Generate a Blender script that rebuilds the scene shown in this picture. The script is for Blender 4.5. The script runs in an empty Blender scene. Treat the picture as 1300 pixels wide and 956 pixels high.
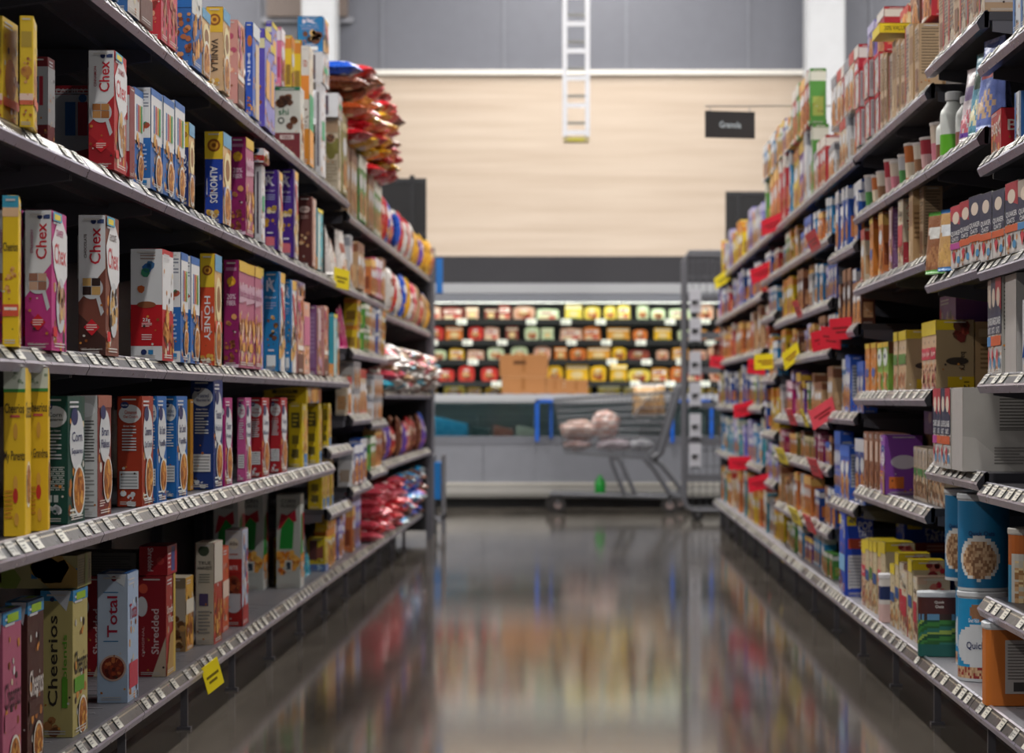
# Grocery aisle: two long runs of gondola shelving, a refrigerated case at the far end.
import bpy, math, random
from mathutils import Vector, Matrix
PI = math.pi
random.seed(7)
C = bpy.context.scene.collection
# ---- lens facts (85 mm on full frame, frame 1300 x 956) ----
F = 3069.0; VX, VY = 742.0, 507.0; CH = 0.94
def lin(h):
    if not isinstance(h, str): return tuple(h)[:3]
    h = h.lstrip('#')
    if len(h) == 3: h = ''.join(a*2 for a in h)
    o = []
    for i in (0, 2, 4):
        c = int(h[i:i+2], 16)/255.0
        o.append(c/12.92 if c <= .04045 else ((c+.055)/1.055)**2.4)
    return tuple(o)

# ------------------------------------------------------------------ materials
def new_mat(name, rough=.5, metal=0., spec=.5, attr=True, col=(.5,.5,.5), bump=0., bscale=40., coat=0., rvar=.08, cvar=.0, cscale=8.):
    m = bpy.data.materials.new(name); m.use_nodes = True
    nt = m.node_tree; b = nt.nodes['Principled BSDF']
    b.inputs['Metallic'].default_value = metal
    b.inputs['Specular IOR Level'].default_value = spec
    if coat: b.inputs['Coat Weight'].default_value = coat; b.inputs['Coat Roughness'].default_value = .15
    tc = nt.nodes.new('ShaderNodeTexCoord')
    nz = nt.nodes.new('ShaderNodeTexNoise'); nz.inputs['Scale'].default_value = bscale; nz.inputs['Detail'].default_value = 3
    nt.links.new(tc.outputs['Object'], nz.inputs['Vector'])
    mr = nt.nodes.new('ShaderNodeMapRange')
    mr.inputs['To Min'].default_value = max(.02, rough-rvar); mr.inputs['To Max'].default_value = rough+rvar
    nt.links.new(nz.outputs['Fac'], mr.inputs['Value']); nt.links.new(mr.outputs['Result'], b.inputs['Roughness'])
    if attr:
        at = nt.nodes.new('ShaderNodeAttribute'); at.attribute_name = 'Col'
        src = at.outputs['Color']
    else:
        rg = nt.nodes.new('ShaderNodeRGB'); rg.outputs[0].default_value = (*col, 1); src = rg.outputs[0]
    if cvar:
        n2 = nt.nodes.new('ShaderNodeTexNoise'); n2.inputs['Scale'].default_value = cscale; n2.inputs['Detail'].default_value = 5
        nt.links.new(tc.outputs['Object'], n2.inputs['Vector'])
        m2 = nt.nodes.new('ShaderNodeMapRange'); m2.inputs['To Min'].default_value = 1-cvar; m2.inputs['To Max'].default_value = 1+cvar
        nt.links.new(n2.outputs['Fac'], m2.inputs['Value'])
        mx = nt.nodes.new('ShaderNodeVectorMath'); mx.operation = 'SCALE'
        nt.links.new(src, mx.inputs[0]); nt.links.new(m2.outputs['Result'], mx.inputs['Scale']); src = mx.outputs[0]
    nt.links.new(src, b.inputs['Base Color'])
    if bump:
        bp = nt.nodes.new('ShaderNodeBump'); bp.inputs['Strength'].default_value = bump; bp.inputs['Distance'].default_value = .004
        nt.links.new(nz.outputs['Fac'], bp.inputs['Height']); nt.links.new(bp.outputs['Normal'], b.inputs['Normal'])
    return m
PRINT = new_mat('printed_card', .42, spec=.45, cvar=.06, cscale=14)
FILM = new_mat('glossy_film', .28, spec=.6, bump=.5, bscale=38)
PLASTIC = new_mat('moulded_plastic', .35, spec=.5)
PAINT = new_mat('powder_coat', .42, spec=.5, cvar=.08, bscale=120)
RAILM = new_mat('brushed_rail', .3, metal=.55, spec=.5, cvar=.25, cscale=9)
CHROME = new_mat('galvanised_steel', .3, metal=.8, cvar=.12)
CARD = new_mat('corrugated_card', .8, spec=.15, cvar=.1, bump=.15, bscale=60)
def glass_mat():
    m = bpy.data.materials.new('case_glass'); m.use_nodes = True
    nt = m.node_tree; nt.nodes.clear()
    o = nt.nodes.new('ShaderNodeOutputMaterial'); mx = nt.nodes.new('ShaderNodeMixShader')
    t = nt.nodes.new('ShaderNodeBsdfTransparent'); g = nt.nodes.new('ShaderNodeBsdfGlossy'); g.inputs['Roughness'].default_value = .05
    t.inputs[0].default_value = (.72, .8, .8, 1)
    fr = nt.nodes.new('ShaderNodeFresnel'); fr.inputs['IOR'].default_value = 1.5
    nt.links.new(fr.outputs[0], mx.inputs[0]); nt.links.new(t.outputs[0], mx.inputs[1]); nt.links.new(g.outputs[0], mx.inputs[2])
    nt.links.new(mx.outputs[0], o.inputs[0]); return m
GLASS = glass_mat()
def emit_mat(name, col, s):
    m = bpy.data.materials.new(name); m.use_nodes = True
    b = m.node_tree.nodes['Principled BSDF']
    b.inputs['Base Color'].default_value = (*col, 1); b.inputs['Emission Color'].default_value = (*col, 1); b.inputs['Emission Strength'].default_value = s
    return m

# ------------------------------------------------------------------ mesh builder
class MB:
    def __init__(s): s.v = []; s.f = []; s.c = []
    def poly(s, pts, col):
        n = len(s.v); s.v += [tuple(p) for p in pts]; s.f.append(tuple(range(n, n+len(pts)))); s.c.append(lin(col))
    def box(s, x0, y0, z0, x1, y1, z1, col, M=None):
        if x0 > x1: x0, x1 = x1, x0
        if y0 > y1: y0, y1 = y1, y0
        if z0 > z1: z0, z1 = z1, z0
        p = [(x0,y0,z0),(x1,y0,z0),(x1,y1,z0),(x0,y1,z0),(x0,y0,z1),(x1,y0,z1),(x1,y1,z1),(x0,y1,z1)]
        if M is not None: p = [tuple(M @ Vector(q)) for q in p]
        n = len(s.v); s.v += p; c = lin(col)
        for f in ((3,2,1,0),(4,5,6,7),(0,1,5,4),(1,2,6,5),(2,3,7,6),(3,0,4,7)):
            s.f.append(tuple(n+i for i in f)); s.c.append(c)
    def prism(s, prof, y0, y1, cols):      # profile in x,z extruded along y; cols = one colour or one per side
        n = len(s.v); k = len(prof)
        s.v += [(a, y0, b) for a, b in prof] + [(a, y1, b) for a, b in prof]
        for i in range(k):
            j = (i+1) % k
            s.f.append((n+i, n+j, n+k+j, n+k+i)); s.c.append(lin(cols[i] if isinstance(cols, list) else cols))
        c = lin(cols[-1] if isinstance(cols, list) else cols)
        s.f.append(tuple(n+i for i in range(k))[::-1]); s.c.append(c)
        s.f.append(tuple(n+k+i for i in range(k))); s.c.append(c)
    def tube(s, pts, r, col, k=8, closed=False):
        pts = [Vector(p) for p in pts]; n0 = len(s.v); m = len(pts); c = lin(col)
        up = None
        for i, p in enumerate(pts):
            if closed: d = pts[(i+1) % m]-pts[i-1]
            else: d = pts[min(i+1, m-1)]-pts[max(i-1, 0)]
            d.normalize()
            if up is None:
                up = Vector((0,0,1)) if abs(d.z) < .9 else Vector((1,0,0))
            a = d.cross(up); a.normalize(); b = a.cross(d); b.normalize(); up = b
            for q in range(k):
                t = 2*PI*q/k; s.v.append(tuple(p + a*(r*math.cos(t)) + b*(r*math.sin(t))))
        for i in range(m if closed else m-1):
            for q in range(k):
                i2 = (i+1) % m
                s.f.append((n0+i*k+q, n0+i*k+(q+1) % k, n0+i2*k+(q+1) % k, n0+i2*k+q)); s.c.append(c)
        if not closed:
            s.f.append(tuple(n0+q for q in range(k))[::-1]); s.c.append(c)
            s.f.append(tuple(n0+(m-1)*k+q for q in range(k))); s.c.append(c)
    def lathe(s, prof, colf, k=24, cx=0, cy=0, sx=1, sy=1, pw=1.):   # prof (r,z); colf(a, z, i) or colour
        n = len(s.v)
        for r, z in prof:
            for q in range(k):
                t = 2*PI*q/k; c_, s_ = math.cos(t), math.sin(t)
                if pw != 1.: c_ = math.copysign(abs(c_)**pw, c_); s_ = math.copysign(abs(s_)**pw, s_)
                s.v.append((cx+sx*r*c_, cy+sy*r*s_, z))
        for i in range(len(prof)-1):
            zm = (prof[i][1]+prof[i+1][1])/2
            for q in range(k):
                s.f.append((n+i*k+q, n+i*k+(q+1) % k, n+(i+1)*k+(q+1) % k, n+(i+1)*k+q))
                s.c.append(lin(colf(2*PI*(q+.5)/k, zm, i)) if callable(colf) else lin(colf))
        e = len(prof)-1
        s.f.append(tuple(n+q for q in range(k))[::-1]); s.c.append(s.c[-k*e] if e else (1,1,1))
        s.f.append(tuple(n+e*k+q for q in range(k))); s.c.append(s.c[-2])
    def mesh(s, name, mat, smooth=False):
        me = bpy.data.meshes.new(name); me.from_pydata(s.v, [], s.f); me.materials.append(mat)
        at = me.color_attributes.new('Col', 'FLOAT_COLOR', 'CORNER')
        buf = []
        for f, c in zip(s.f, s.c): buf += [c[0], c[1], c[2], 1.0]*len(f)
        at.data.foreach_set('color', buf)
        if smooth: me.polygons.foreach_set('use_smooth', [True]*len(s.f))
        me.update(); return me
    def obj(s, name, mat, parent=None, loc=(0,0,0), smooth=False):
        return link(name, s.mesh(name, mat, smooth), parent, loc)
def link(name, me, parent=None, loc=(0,0,0), rz=0):
    o = bpy.data.objects.new(name, me); C.objects.link(o); o.location = loc; o.rotation_euler = (0,0,rz)
    if parent: o.parent = parent
    return o
def empty(name, loc=(0,0,0), rz=0): return link(name, None, None, loc, rz)
SEEN = {}
def tag(o, label, cat, group=None, kind=None):
    o['label'] = label; o['category'] = cat
    SEEN.setdefault(label, []).append(o)
    if group: o['group'] = group
    if kind: o['kind'] = kind
    return o
def struct(o): o['kind'] = 'structure'; return o
def copy_tree(o, parent=None):
    c = o.copy(); C.objects.link(c); c.parent = parent
    for ch in o.children: copy_tree(ch, c)
    return c
ORD = ['first','second','third','fourth','fifth','sixth','seventh','eighth','ninth','tenth','eleventh','twelfth','thirteenth','fourteenth','fifteenth','sixteenth','seventeenth','eighteenth','nineteenth','twentieth']

# ------------------------------------------------------------------ printed artwork
TX = {}
def text(s):
    if s in TX: return TX[s]
    cu = bpy.data.curves.new('lettering', 'FONT'); cu.body = s; cu.resolution_u = 2; cu.offset = .012
    ob = bpy.data.objects.new('lettering', cu); C.objects.link(ob)
    dg = bpy.context.evaluated_depsgraph_get(); me = bpy.data.meshes.new_from_object(ob.evaluated_get(dg))
    vs = [(v.co.x, v.co.y) for v in me.vertices]; fs = [tuple(p.vertices) for p in me.polygons]
    bpy.data.objects.remove(ob); bpy.data.curves.remove(cu); bpy.data.meshes.remove(me)
    x0 = min(v[0] for v in vs); x1 = max(v[0] for v in vs); y0 = min(v[1] for v in vs); y1 = max(v[1] for v in vs)
    vs = [((x-(x0+x1)/2)/(x1-x0), (y-(y0+y1)/2)/(y1-y0)) for x, y in vs]
    TX[s] = (vs, fs); return TX[s]
def paint(mb, O, U, V, N, items, rnd):
    """draw printed items on a flat face: O origin, U/V full-length edge vectors, N outward normal"""
    O, U, V, N = Vector(O), Vector(U), Vector(V), Vector(N); asp = U.length/V.length
    lay = [0]
    def pt(u, v): return O+U*min(max(u, .0), 1.)+V*min(max(v, .0), 1.)+N*(.0003+.00022*lay[0])
    def ngon(pts, c):
        a = sum(pts[i][0]*pts[(i+1) % len(pts)][1]-pts[(i+1) % len(pts)][0]*pts[i][1] for i in range(len(pts)))
        if a < 0: pts = pts[::-1]
        if U.cross(V).dot(N) < 0: pts = pts[::-1]
        mb.poly([pt(*p) for p in pts], c)
    def blob(cu, cv, r, c, k=7, jit=.3):
        ph = rnd.random()*6
        ngon([(cu+r*math.cos(ph+2*PI*q/k)*(1+jit*(rnd.random()-.5)), cv+r*asp*math.sin(ph+2*PI*q/k)*(1+jit*(rnd.random()-.5))) for q in range(k)], c)
    for it in items:
        lay[0] += 1; k = it[0]
        if k == 'R': _, a, b, c, d, col = it; ngon([(a,b),(c,b),(c,d),(a,d)], col)
        elif k == 'P': ngon(list(it[1]), it[2])
        elif k == 'E':                       # cu cv ru rv(fraction of height, or None for a circle) colour
            _, cu, cv, ru, rv, col = it; rv = ru*asp if rv is None else rv
            ngon([(cu+ru*math.cos(2*PI*q/18), cv+rv*math.sin(2*PI*q/18)) for q in range(18)], col)
        elif k == 'T':
            _, s, cu, cv, ln, ht, col, rot = it; vs, fs = text(s); n = len(mb.v)
            for x, y in vs:
                if rot == 0: u, v = cu+x*ln, cv+y*ht
                elif rot == 90: u, v = cu-y*ht, cv+x*ln
                else: u, v = cu+y*ht, cv-x*ln
                mb.v.append(tuple(pt(u, v)))
            c = lin(col)
            for f in fs: mb.f.append(tuple(n+i for i in f)); mb.c.append(c)
        elif k == 'L':
            _, a, b, c, d, m, col = it
            for q in range(m):
                v = d-(d-b)*(q+.5)/m; hh = (d-b)/m*.22; e = c-(c-a)*(0.35*rnd.random() if q % 3 == 2 else .04*rnd.random())
                ngon([(a,v-hh),(e,v-hh),(e,v+hh),(a,v+hh)], col)
        elif k == 'B':                       # scattered cereal pieces
            _, a, b, c, d, m, cols, r = it
            for q in range(m):
                if q % 6 == 0: lay[0] += .5
                blob(a+(c-a)*rnd.random(), b+(d-b)*rnd.random(), r*(.7+.6*rnd.random()), cols[q % len(cols)])
        elif k == 'O':                       # bowl: ring, fill, pieces
            _, cu, cv, r, rim, cols = it
            rv = r*asp
            ngon([(cu+r*math.cos(2*PI*q/20), cv+rv*math.sin(2*PI*q/20)) for q in range(20)], rim); lay[0] += 1
            ngon([(cu+r*.86*math.cos(2*PI*q/20), cv+rv*.86*math.sin(2*PI*q/20)) for q in range(20)], cols[0]); lay[0] += 1
            for q in range(26):
                a = rnd.random()*2*PI; e = r*.74*math.sqrt(rnd.random())
                if q % 8 == 0: lay[0] += .5
                blob(cu+e*math.cos(a), cv+e*asp*math.sin(a), r*.16, cols[q % len(cols)], 6)
        elif k == 'G':                       # grid of dots
            _, a, b, c, d, nx, ny, col = it
            for i in range(nx):
                for j in range(ny):
                    if (i*7+j*5+i*j) % 4:
                        u = a+(c-a)*(i+.5)/nx; v = b+(d-b)*(j+.5)/ny; e = (c-a)/nx*.33; g = (d-b)/ny*.33
                        ngon([(u-e,v-g),(u+e,v-g),(u+e,v+g),(u-e,v+g)], col)
DES = {}          # name -> (base colour, side art, front art, top art)
def des(name, base, S=(), Fr=(), T=()): DES[name] = (base, list(S), list(Fr), list(T))
MC = {}
def box_mesh(dn, w, h, t, seed=1):
    key = (dn, round(w, 2), round(h, 2), round(t, 3))
    if key in MC: return MC[key]
    base, S, Fr, T = DES[dn]; mb = MB(); rnd = random.Random(seed+hash(len(dn))*3)
    b = .0012                                  # softened card edge
    prof = [(-w/2+b, -t/2), (w/2-b, -t/2), (w/2, -t/2+b), (w/2, t/2-b), (w/2-b, t/2), (-w/2+b, t/2), (-w/2, t/2-b), (-w/2, -t/2+b)]
    n = len(mb.v); k = 8; c = lin(base)
    mb.v += [(x, y, 0) for x, y in prof]+[(x, y, h) for x, y in prof]
    for i in range(k): mb.f.append((n+i, n+(i+1) % k, n+k+(i+1) % k, n+k+i)); mb.c.append(c)
    mb.f.append(tuple(range(n, n+k))[::-1]); mb.c.append(c); mb.f.append(tuple(range(n+k, n+2*k))); mb.c.append(c)
    # tucked top flap
    mb.box(-w/2+.004, -t/2+.003, h, w/2-.004, t*.22, h+.0008, tuple(min(1, x*1.1+.01) for x in c))
    # small print and photo fragments that fill out every panel
    cl = [FLK[0], FLK[1], FLK[2], '#c8c4bc', '#3a2c28', '#d8c8a8']
    if not dn.startswith(('quaker_case','tan_card','dark','value','cheerios','cheer_lying','wheat_l')):
        Fr = Fr[:1]+[('B',.08,.02,.92,.5,14,cl,.07), ('B',.1,.5,.9,.9,7,cl[1:]+['#e0e0e0'],.05), ('L',.08,.9,.6,.97,2,'#c8c8cc')]+Fr[1:]+[('L',.1,.02,.8,.06,2,'#d0ccc8')]
        S = S+[('L',.12,.015,.8,.05,2,'#b8b4b0'), ('B',.08,.05,.92,.4,5,cl,min(.05,.003/t)), ('L',.2,.955,.8,.985,1,'#c8c4c0')]
    paint(mb, (-w/2,-t/2,0), (w,0,0), (0,0,h), (0,-1,0), Fr, rnd)
    paint(mb, (w/2,t/2,0), (-w,0,0), (0,0,h), (0,1,0), Fr, rnd)
    paint(mb, (-w/2,t/2,0), (0,-t,0), (0,0,h), (-1,0,0), S, rnd)
    paint(mb, (w/2,-t/2,0), (0,t,0), (0,0,h), (1,0,0), S, rnd)
    paint(mb, (-w/2,-t/2,h+.0012), (w,0,0), (0,t,0), (0,0,1), T, rnd)
    MC[key] = mb.mesh(dn, PRINT); return MC[key]
LE = 60; EXPO = 1.15
# ------------------------------------------------------------------ box designs
FLK = ['#b06a2a','#d08a3c','#8a4a1c','#e0a650']          # cereal browns
RED, WHT, NVY = '#b3202c', '#dfe0e2', '#1c2a5c'
def chex(n, c1, c2, sub, waf, spoon='#c9ccd0'):
    S = [('R',0,0,1,1,WHT), ('P',[(0,0),(1,0),(1,.62),(0,.38)],c1), ('P',[(0,0),(1,0),(1,.12),(0,.3)],c2),
         ('E',.56,.955,.1,None,NVY), ('R',.7,.94,.95,.97,'#3a4a7a'),
         ('T','Chex',.62,.78,.26,.42,'#c01f30',90), ('T',sub,.26,.78,.17,.10,c2,90),
         ('P',[(.62,.44),(.72,.47),(.95,.31),(.84,.28)],spoon), ('E',.5,.48,.42,None,spoon),
         ('R',.16,.43,.48,.49,waf[0]), ('R',.5,.43,.82,.49,waf[1]), ('R',.16,.495,.48,.55,waf[1]), ('R',.5,.495,.82,.55,waf[0]),
         ('P',[(.5,.26),(.8,.2),(.5,.14),(.2,.2)],'#d3202c'), ('L',.3,.175,.7,.225,3,'#f0d8d0'), ('T','100% whole grain',.5,.045,.8,.018,'#c8b8b0',0)]
    Fr = [('R',0,0,1,1,c1), ('P',[(0,.78),(.5,1),(1,.85),(1,.55),(.55,.42),(.12,.6)],WHT), ('T','Chex',.52,.70,.78,.15,'#c01f30',0), ('T',sub,.5,.85,.5,.05,c2,0),
          ('E',.55,.33,.3,.2,spoon), ('B',.32,.2,.78,.46,16,waf+['#d8b070'],.085), ('R',.04,.1,.28,.17,'#d3202c'), ('R',.02,.93,.6,.995,'#4aa8c8'), ('R',.1,.94,.5,.98,'#e8d24a')]
    des(n, c1, S, Fr, [('R',0,0,1,1,WHT), ('R',.4,.1,.95,.9,c1)])
chex('chex_red', '#b8262e', '#a01824', 'CINNAMON', ['#c08a50','#a86c38'])
chex('chex_pink', '#c23a86', '#a8246c', 'STRAWBERRY', ['#c8a088','#9a6a58'])
chex('chex_brown', '#7a4436', '#43261f', 'CHOCOLATE', ['#2e1c16','#c8a060'])
def cheer(n, base, band, col, word='My Grandma'):
    S = [('R',0,.87,1,1,'#cfd4c4'), ('R',0,.855,1,.875,'#3d8a3a'), ('B',.1,.9,.9,.98,5,['#8a9a80','#b0b8a4'],.09), ('T','Cheerios',.5,.76,.9,.06,'#2a211c',0),
         ('R',.3,.705,.75,.72,'#c0504a'), ('E',.55,.62,.1,.05,'#d09a3c'), ('T',word,.5,.47,.98,.075,'#3a2c20',0), ('E',.55,.31,.1,.05,'#d8a040'),
         ('E',.55,.24,.12,.045,'#c23028'), ('L',.05,.1,.42,.28,7,'#c98820'), ('E',.6,.1,.1,.04,'#d8a040')]
    des(n, base, S, [('T','Cheerios',.5,.75,.85,.1,'#2a211c',0), ('O',.5,.3,.36,'#f0ead8',FLK)], [('R',0,0,1,1,'#cfd4c4')])
cheer('cheerios_yellow', '#e3b71e', '', '', 'My Grandma'); cheer('cheerios_parents', '#e6bb20', '', '', 'My Parents')
des('yellow_hearts', '#e4bf2e', [('R',.12,.72,.88,.86,'#b89a3a'), ('E',.5,.5,.42,None,'#c88a3a'), ('B',.2,.38,.8,.62,14,['#b9763a','#d8a060','#a05a34'],.12), ('R',0,.2,1,.27,'#d86a4a'), ('R',0,.24,1,.3,'#f0d0c0'), ('B',.2,.06,.8,.18,4,['#b0602c'],.09)],
    [('E',.5,.45,.35,.2,'#b9763a'), ('R',0,.2,1,.28,'#d86a4a')])
des('yellow_hearts_tall', '#e8c11a', [('R',0,.9,1,1,'#3a9ab8'), ('R',0,.86,1,.92,'#e0b890'), ('T','Cheerios',.5,.66,.9,.06,'#2a211c',0), ('B',.2,.36,.8,.52,14,['#c07a3a','#e0a860'],.12), ('R',0,.2,1,.28,'#d8543a'), ('R',.1,.24,.9,.26,'#f0e0d0')],[])
des('life_cinnamon_face', '#8e1d28', [('R',0,0,1,1,'#7c1822')],
    [('R',0,0,1,1,'#9e1c28'), ('R',.0,.28,1,.9,'#c9cacd'), ('P',[(0,0),(1,0),(1,.26),(.75,.36),(0,.2)],'#a01c28'), ('T','FAMILY SIZE',.4,.945,.62,.045,'#e8d8d8',0), ('R',.2,.45,.33,.82,'#2b68a8'), ('R',.36,.45,.48,.82,'#b02038'), ('E',.42,.86,.05,None,'#2b68a8'), ('R',.5,.45,.6,.82,'#3a9a58'),
     ('R',.62,.45,.72,.82,'#c9862c'), ('T','cinnamon',.34,.17,.5,.06,'#e8e0e0',0), ('O',.78,.1,.2,'#c8c8cc',FLK), ('R',.72,.62,.98,.78,'#b8303a')])
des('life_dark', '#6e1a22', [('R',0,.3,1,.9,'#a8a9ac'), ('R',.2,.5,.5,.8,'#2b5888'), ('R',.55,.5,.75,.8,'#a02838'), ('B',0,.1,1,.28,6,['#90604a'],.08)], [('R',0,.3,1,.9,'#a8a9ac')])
def life(n, c, c2='#2268b4'):
    S = [('R',0,0,1,1,c2), ('R',0,.5,1,1,WHT), ('L',.1,.8,.9,.95,5,'#7a8090'), ('B',.2,.52,.8,.74,6,['#3a8a6a','#c06030','#2a64a8','#b04838'],.14), ('T','31g',.5,.43,.4,.03,'#dfe6f0',0),
         ('L',.15,.2,.8,.4,5,'#a8c4e8'), ('R',0,0,1,.1,'#d8dade'), ('E',.25,.05,.1,None,NVY), ('R',.5,.03,.8,.08,'#2a80b8')]
    Fr = [('R',0,0,1,1,c2), ('R',0,.46,1,.95,WHT), ('R',0,.93,1,1,'#2a68b0'), ('R',.22,.56,.32,.84,'#2b68a8'), ('R',.38,.56,.5,.84,'#c03a4a'), ('R',.55,.56,.66,.84,'#d8a02c'), ('R',.7,.56,.84,.84,'#3a9a58'), ('T','original',.5,.4,.6,.05,WHT,0), ('B',.1,.1,.95,.5,10,FLK,.1), ('O',.65,.18,.3,WHT,FLK)]
    des(n, c2, S, Fr, [('R',0,0,1,1,'#2a68b0')])
life('life_blue', '')
des('life_red', '#b81e28', [('R',0,.5,1,1,'#d4d5d8'), ('R',0,0,1,.13,'#d4d5d8'), ('R',0,.13,1,.5,'#b8141e'), ('L',.3,.9,.8,.98,3,'#a08a80'), ('B',.3,.55,.7,.86,4,['#3a8a6a','#c06030','#2a64a8','#3a6a98'],.13), ('E',.5,.5,.3,.03,'#8a5030'), ('T','23g',.5,.36,.24,.04,WHT,0), ('L',.35,.3,.68,.34,3,'#e8c8c8'), ('L',.35,.18,.68,.24,3,'#e8c8c8'), ('E',.42,.075,.09,None,NVY), ('R',.56,.055,.72,.095,'#2a7ab0')],
    [('R',0,.46,1,.95,WHT), ('B',.1,.05,.95,.4,12,FLK,.1)])
def hbo(n, low, word, hasring='#e2c02e', pale=None):
    S = [('R',0,.70,1,1,hasring), ('E',.5,.85,.36,None,'#8a4c14'), ('E',.5,.85,.24,None,'#d89c30'), ('E',.5,.85,.12,None,'#8a4c14'), ('T',word,.5,.42,.40,.42,'#e8e8ea' if not pale else '#3a2c24',-90), ('L',.1,.2,.14,.6,1,'#e0e0e0'), ('B',.15,.03,.9,.13,6,['#e0b050','#d0a040','#f0e0c0'],.14)]
    if not pale: S.insert(5, ('T','with',.88,.5,.06,.16,'#d0d4e0',-90))
    Fr = [('R',0,0,1,1,'#d8b27c'), ('R',0,.85,1,1,'#5a9ac0'), ('E',.5,.6,.42,.2,'#e8d8a8'), ('E',.5,.6,.26,.12,'#8a5a24'), ('R',0,.3,1,.4,low), ('O',.5,.2,.42,'#e8e4d8',FLK)]
    des(n, low, S, Fr, [('R',0,0,1,1,hasring)])
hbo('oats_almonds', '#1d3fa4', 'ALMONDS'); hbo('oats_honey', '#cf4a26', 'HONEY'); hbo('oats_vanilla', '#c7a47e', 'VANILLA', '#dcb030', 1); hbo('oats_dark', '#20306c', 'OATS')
des('raisin_bran', '#8c1a5e', [('T','20%',.5,.66,.6,.05,'#e0c8d8',0), ('T','FIBER',.5,.6,.6,.045,'#e0c8d8',0), ('E',.5,.8,.3,None,'#d89a20'), ('B',.3,.76,.7,.84,6,['#e8b83a'],.1), ('R',.15,.9,.85,.93,'#b0789a'), ('B',.2,.4,.8,.5,3,['#b87848','#d89a60'],.16), ('R',0,.0,1,.03,'#e0c8d8'), ('B',.1,.05,.9,.24,16,['#8a4a2a','#b06a3a','#6a3020'],.14)],
    [('R',0,.0,1,1,'#b0607c'), ('R',0,.9,1,1,'#d8b03c'), ('P',[(0,.6),(1,.64),(1,.8),(0,.76)],'#c09cae'), ('T','Raisin Bran',.5,.70,.9,.07,'#8c1a5e',0), ('B',.05,.05,.95,.45,26,FLK+['#e0b8a0'],.1)], [('R',0,0,1,1,'#d8b03c')])
def spk(n, c, col2, sq):
    S = [('T','K',.5,.86,.62,.11,'#d8d4e4',0), ('P',[(.3,.94),(.42,.94),(.72,.8),(.6,.8)],'#d8d4e4'), ('T','Original' if n=='flake_blue' else 'Fruit & Yogurt',.45,.74,.7,.03,'#e0dcec',0), ('L',.15,.62,.85,.7,3,'#9aa0c8'),
         ('B',.15,.3,.85,.55,9,col2,.15), ('R',.2,.05,.8,.16,sq), ('G',.24,.06,.76,.15,1,1,sq), ('R',.3,.2,.7,.22,'#d8d4e4')]
    Fr = [('R',0,0,1,1,'#dcd8d4'), ('R',0,.9,1,1,'#e0b050'), ('R',0,.0,.25,1,c), ('B',.1,.1,.95,.5,16,col2+['#d8a060','#e0c0a0'],.12), ('P',[(.3,.85),(.5,.85),(.95,.55),(.75,.5)],'#c83040')]
    des(n, c, S, Fr, [('R',0,0,1,1,c)])
spk('flake_purple', '#451d86', ['#c8982c','#d8b440','#b0802a','#e0d0b0'], '#d8707c'); spk('flake_blue', '#1d78b4', ['#6a4028','#c89048','#3a2418','#e0b870'], '#e4e8ea')
des('brown_nut', '#542420', [('E',.5,.82,.4,.05,'#c8b0a8'), ('T','RAISIN',.5,.82,.6,.03,'#542420',0), ('B',.2,.2,.8,.6,7,['#c09a70','#8a5a40','#d8b890'],.13), ('L',.2,.68,.8,.74,2,'#b09088')], [('R',0,0,1,1,'#c8a898'), ('R',0,0,.3,1,'#7a3a30')])
des('teal_slim', '#3aa0b4', [('R',0,.0,1,.2,'#e8a060')], [('R',0,0,1,1,'#58b0bc'), ('R',0,.94,1,1,'#dcc83a'), ('R',0,0,.4,.9,'#c8dcd8')])
# store-brand cereals
def gv(n, base, title, t2, acc, tall=0, puzzle=0):
    S = [('E',.52,.84,.46,.085,'#c3c6c8'), ('E',.3,.92,.17,.03,NVY), ('T','Great Value',.3,.92,.24,.018,WHT,0), ('T',title,.55,.855,.5,.036,acc,0), ('T',t2,.55,.815,.6,.026,acc,0),
         ('T','Great Value',.5,.73,.5,.016,WHT,0), ('L',.2,.5,.8,.71,8,'#b8bcc0')]
    if puzzle: S += [('G',.1,.26,.9,.45,15,12,'#b8c0bc'), ('R',.3,.17,.46,.225,'#b0b8b4'), ('R',.52,.17,.68,.225,'#b0b8b4')]
    else: S += [('R',.1,.16,.88,.32,'#c6c8ca'), ('L',.14,.17,.84,.31,5,'#8a8c90')] if puzzle == 0 else []
    S += [('B',.25,.02,.75,.12,5,['#c8ccd0'],.13), ('B',.3,.04,.7,.1,4,[base],.05)]
    Fr = [('R',0,0,1,1,base), ('E',.5,.65,.42,.24,'#c9cccf'), ('E',.36,.84,.2,.07,NVY), ('T',title,.5,.68,.6,.08,NVY,0), ('T',t2,.5,.56,.66,.06,NVY,0), ('O',.6,.25,.36,'#d8dcda',FLK), ('L',.04,.05,.4,.12,2,'#d0d4d0')]
    des(n, base, S, Fr, [('R',0,0,1,1,base)])
gv('gv_green', '#10443a', 'Corn', 'Squares', '#33423a', puzzle=1); gv('gv_orange', '#983016', 'Cinnamon', 'Oat Crunch', '#b03a20'); gv('gv_blue', '#1a62a8', 'Oat Crunch', 'Vanilla', '#2a4a80')
gv('gv_navy', '#12306e', 'Toasted', 'Whole Grain Oat', '#304070'); gv('gv_magenta', '#a01c6c', 'Sour', 'Fruity', '#b03a70'); gv('gv_pink', '#b44c86', 'Frosted', 'Fruit', '#b03a70'); gv('gv_red', '#9c1620', 'Crispy', 'Rice', '#a03030')
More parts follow.
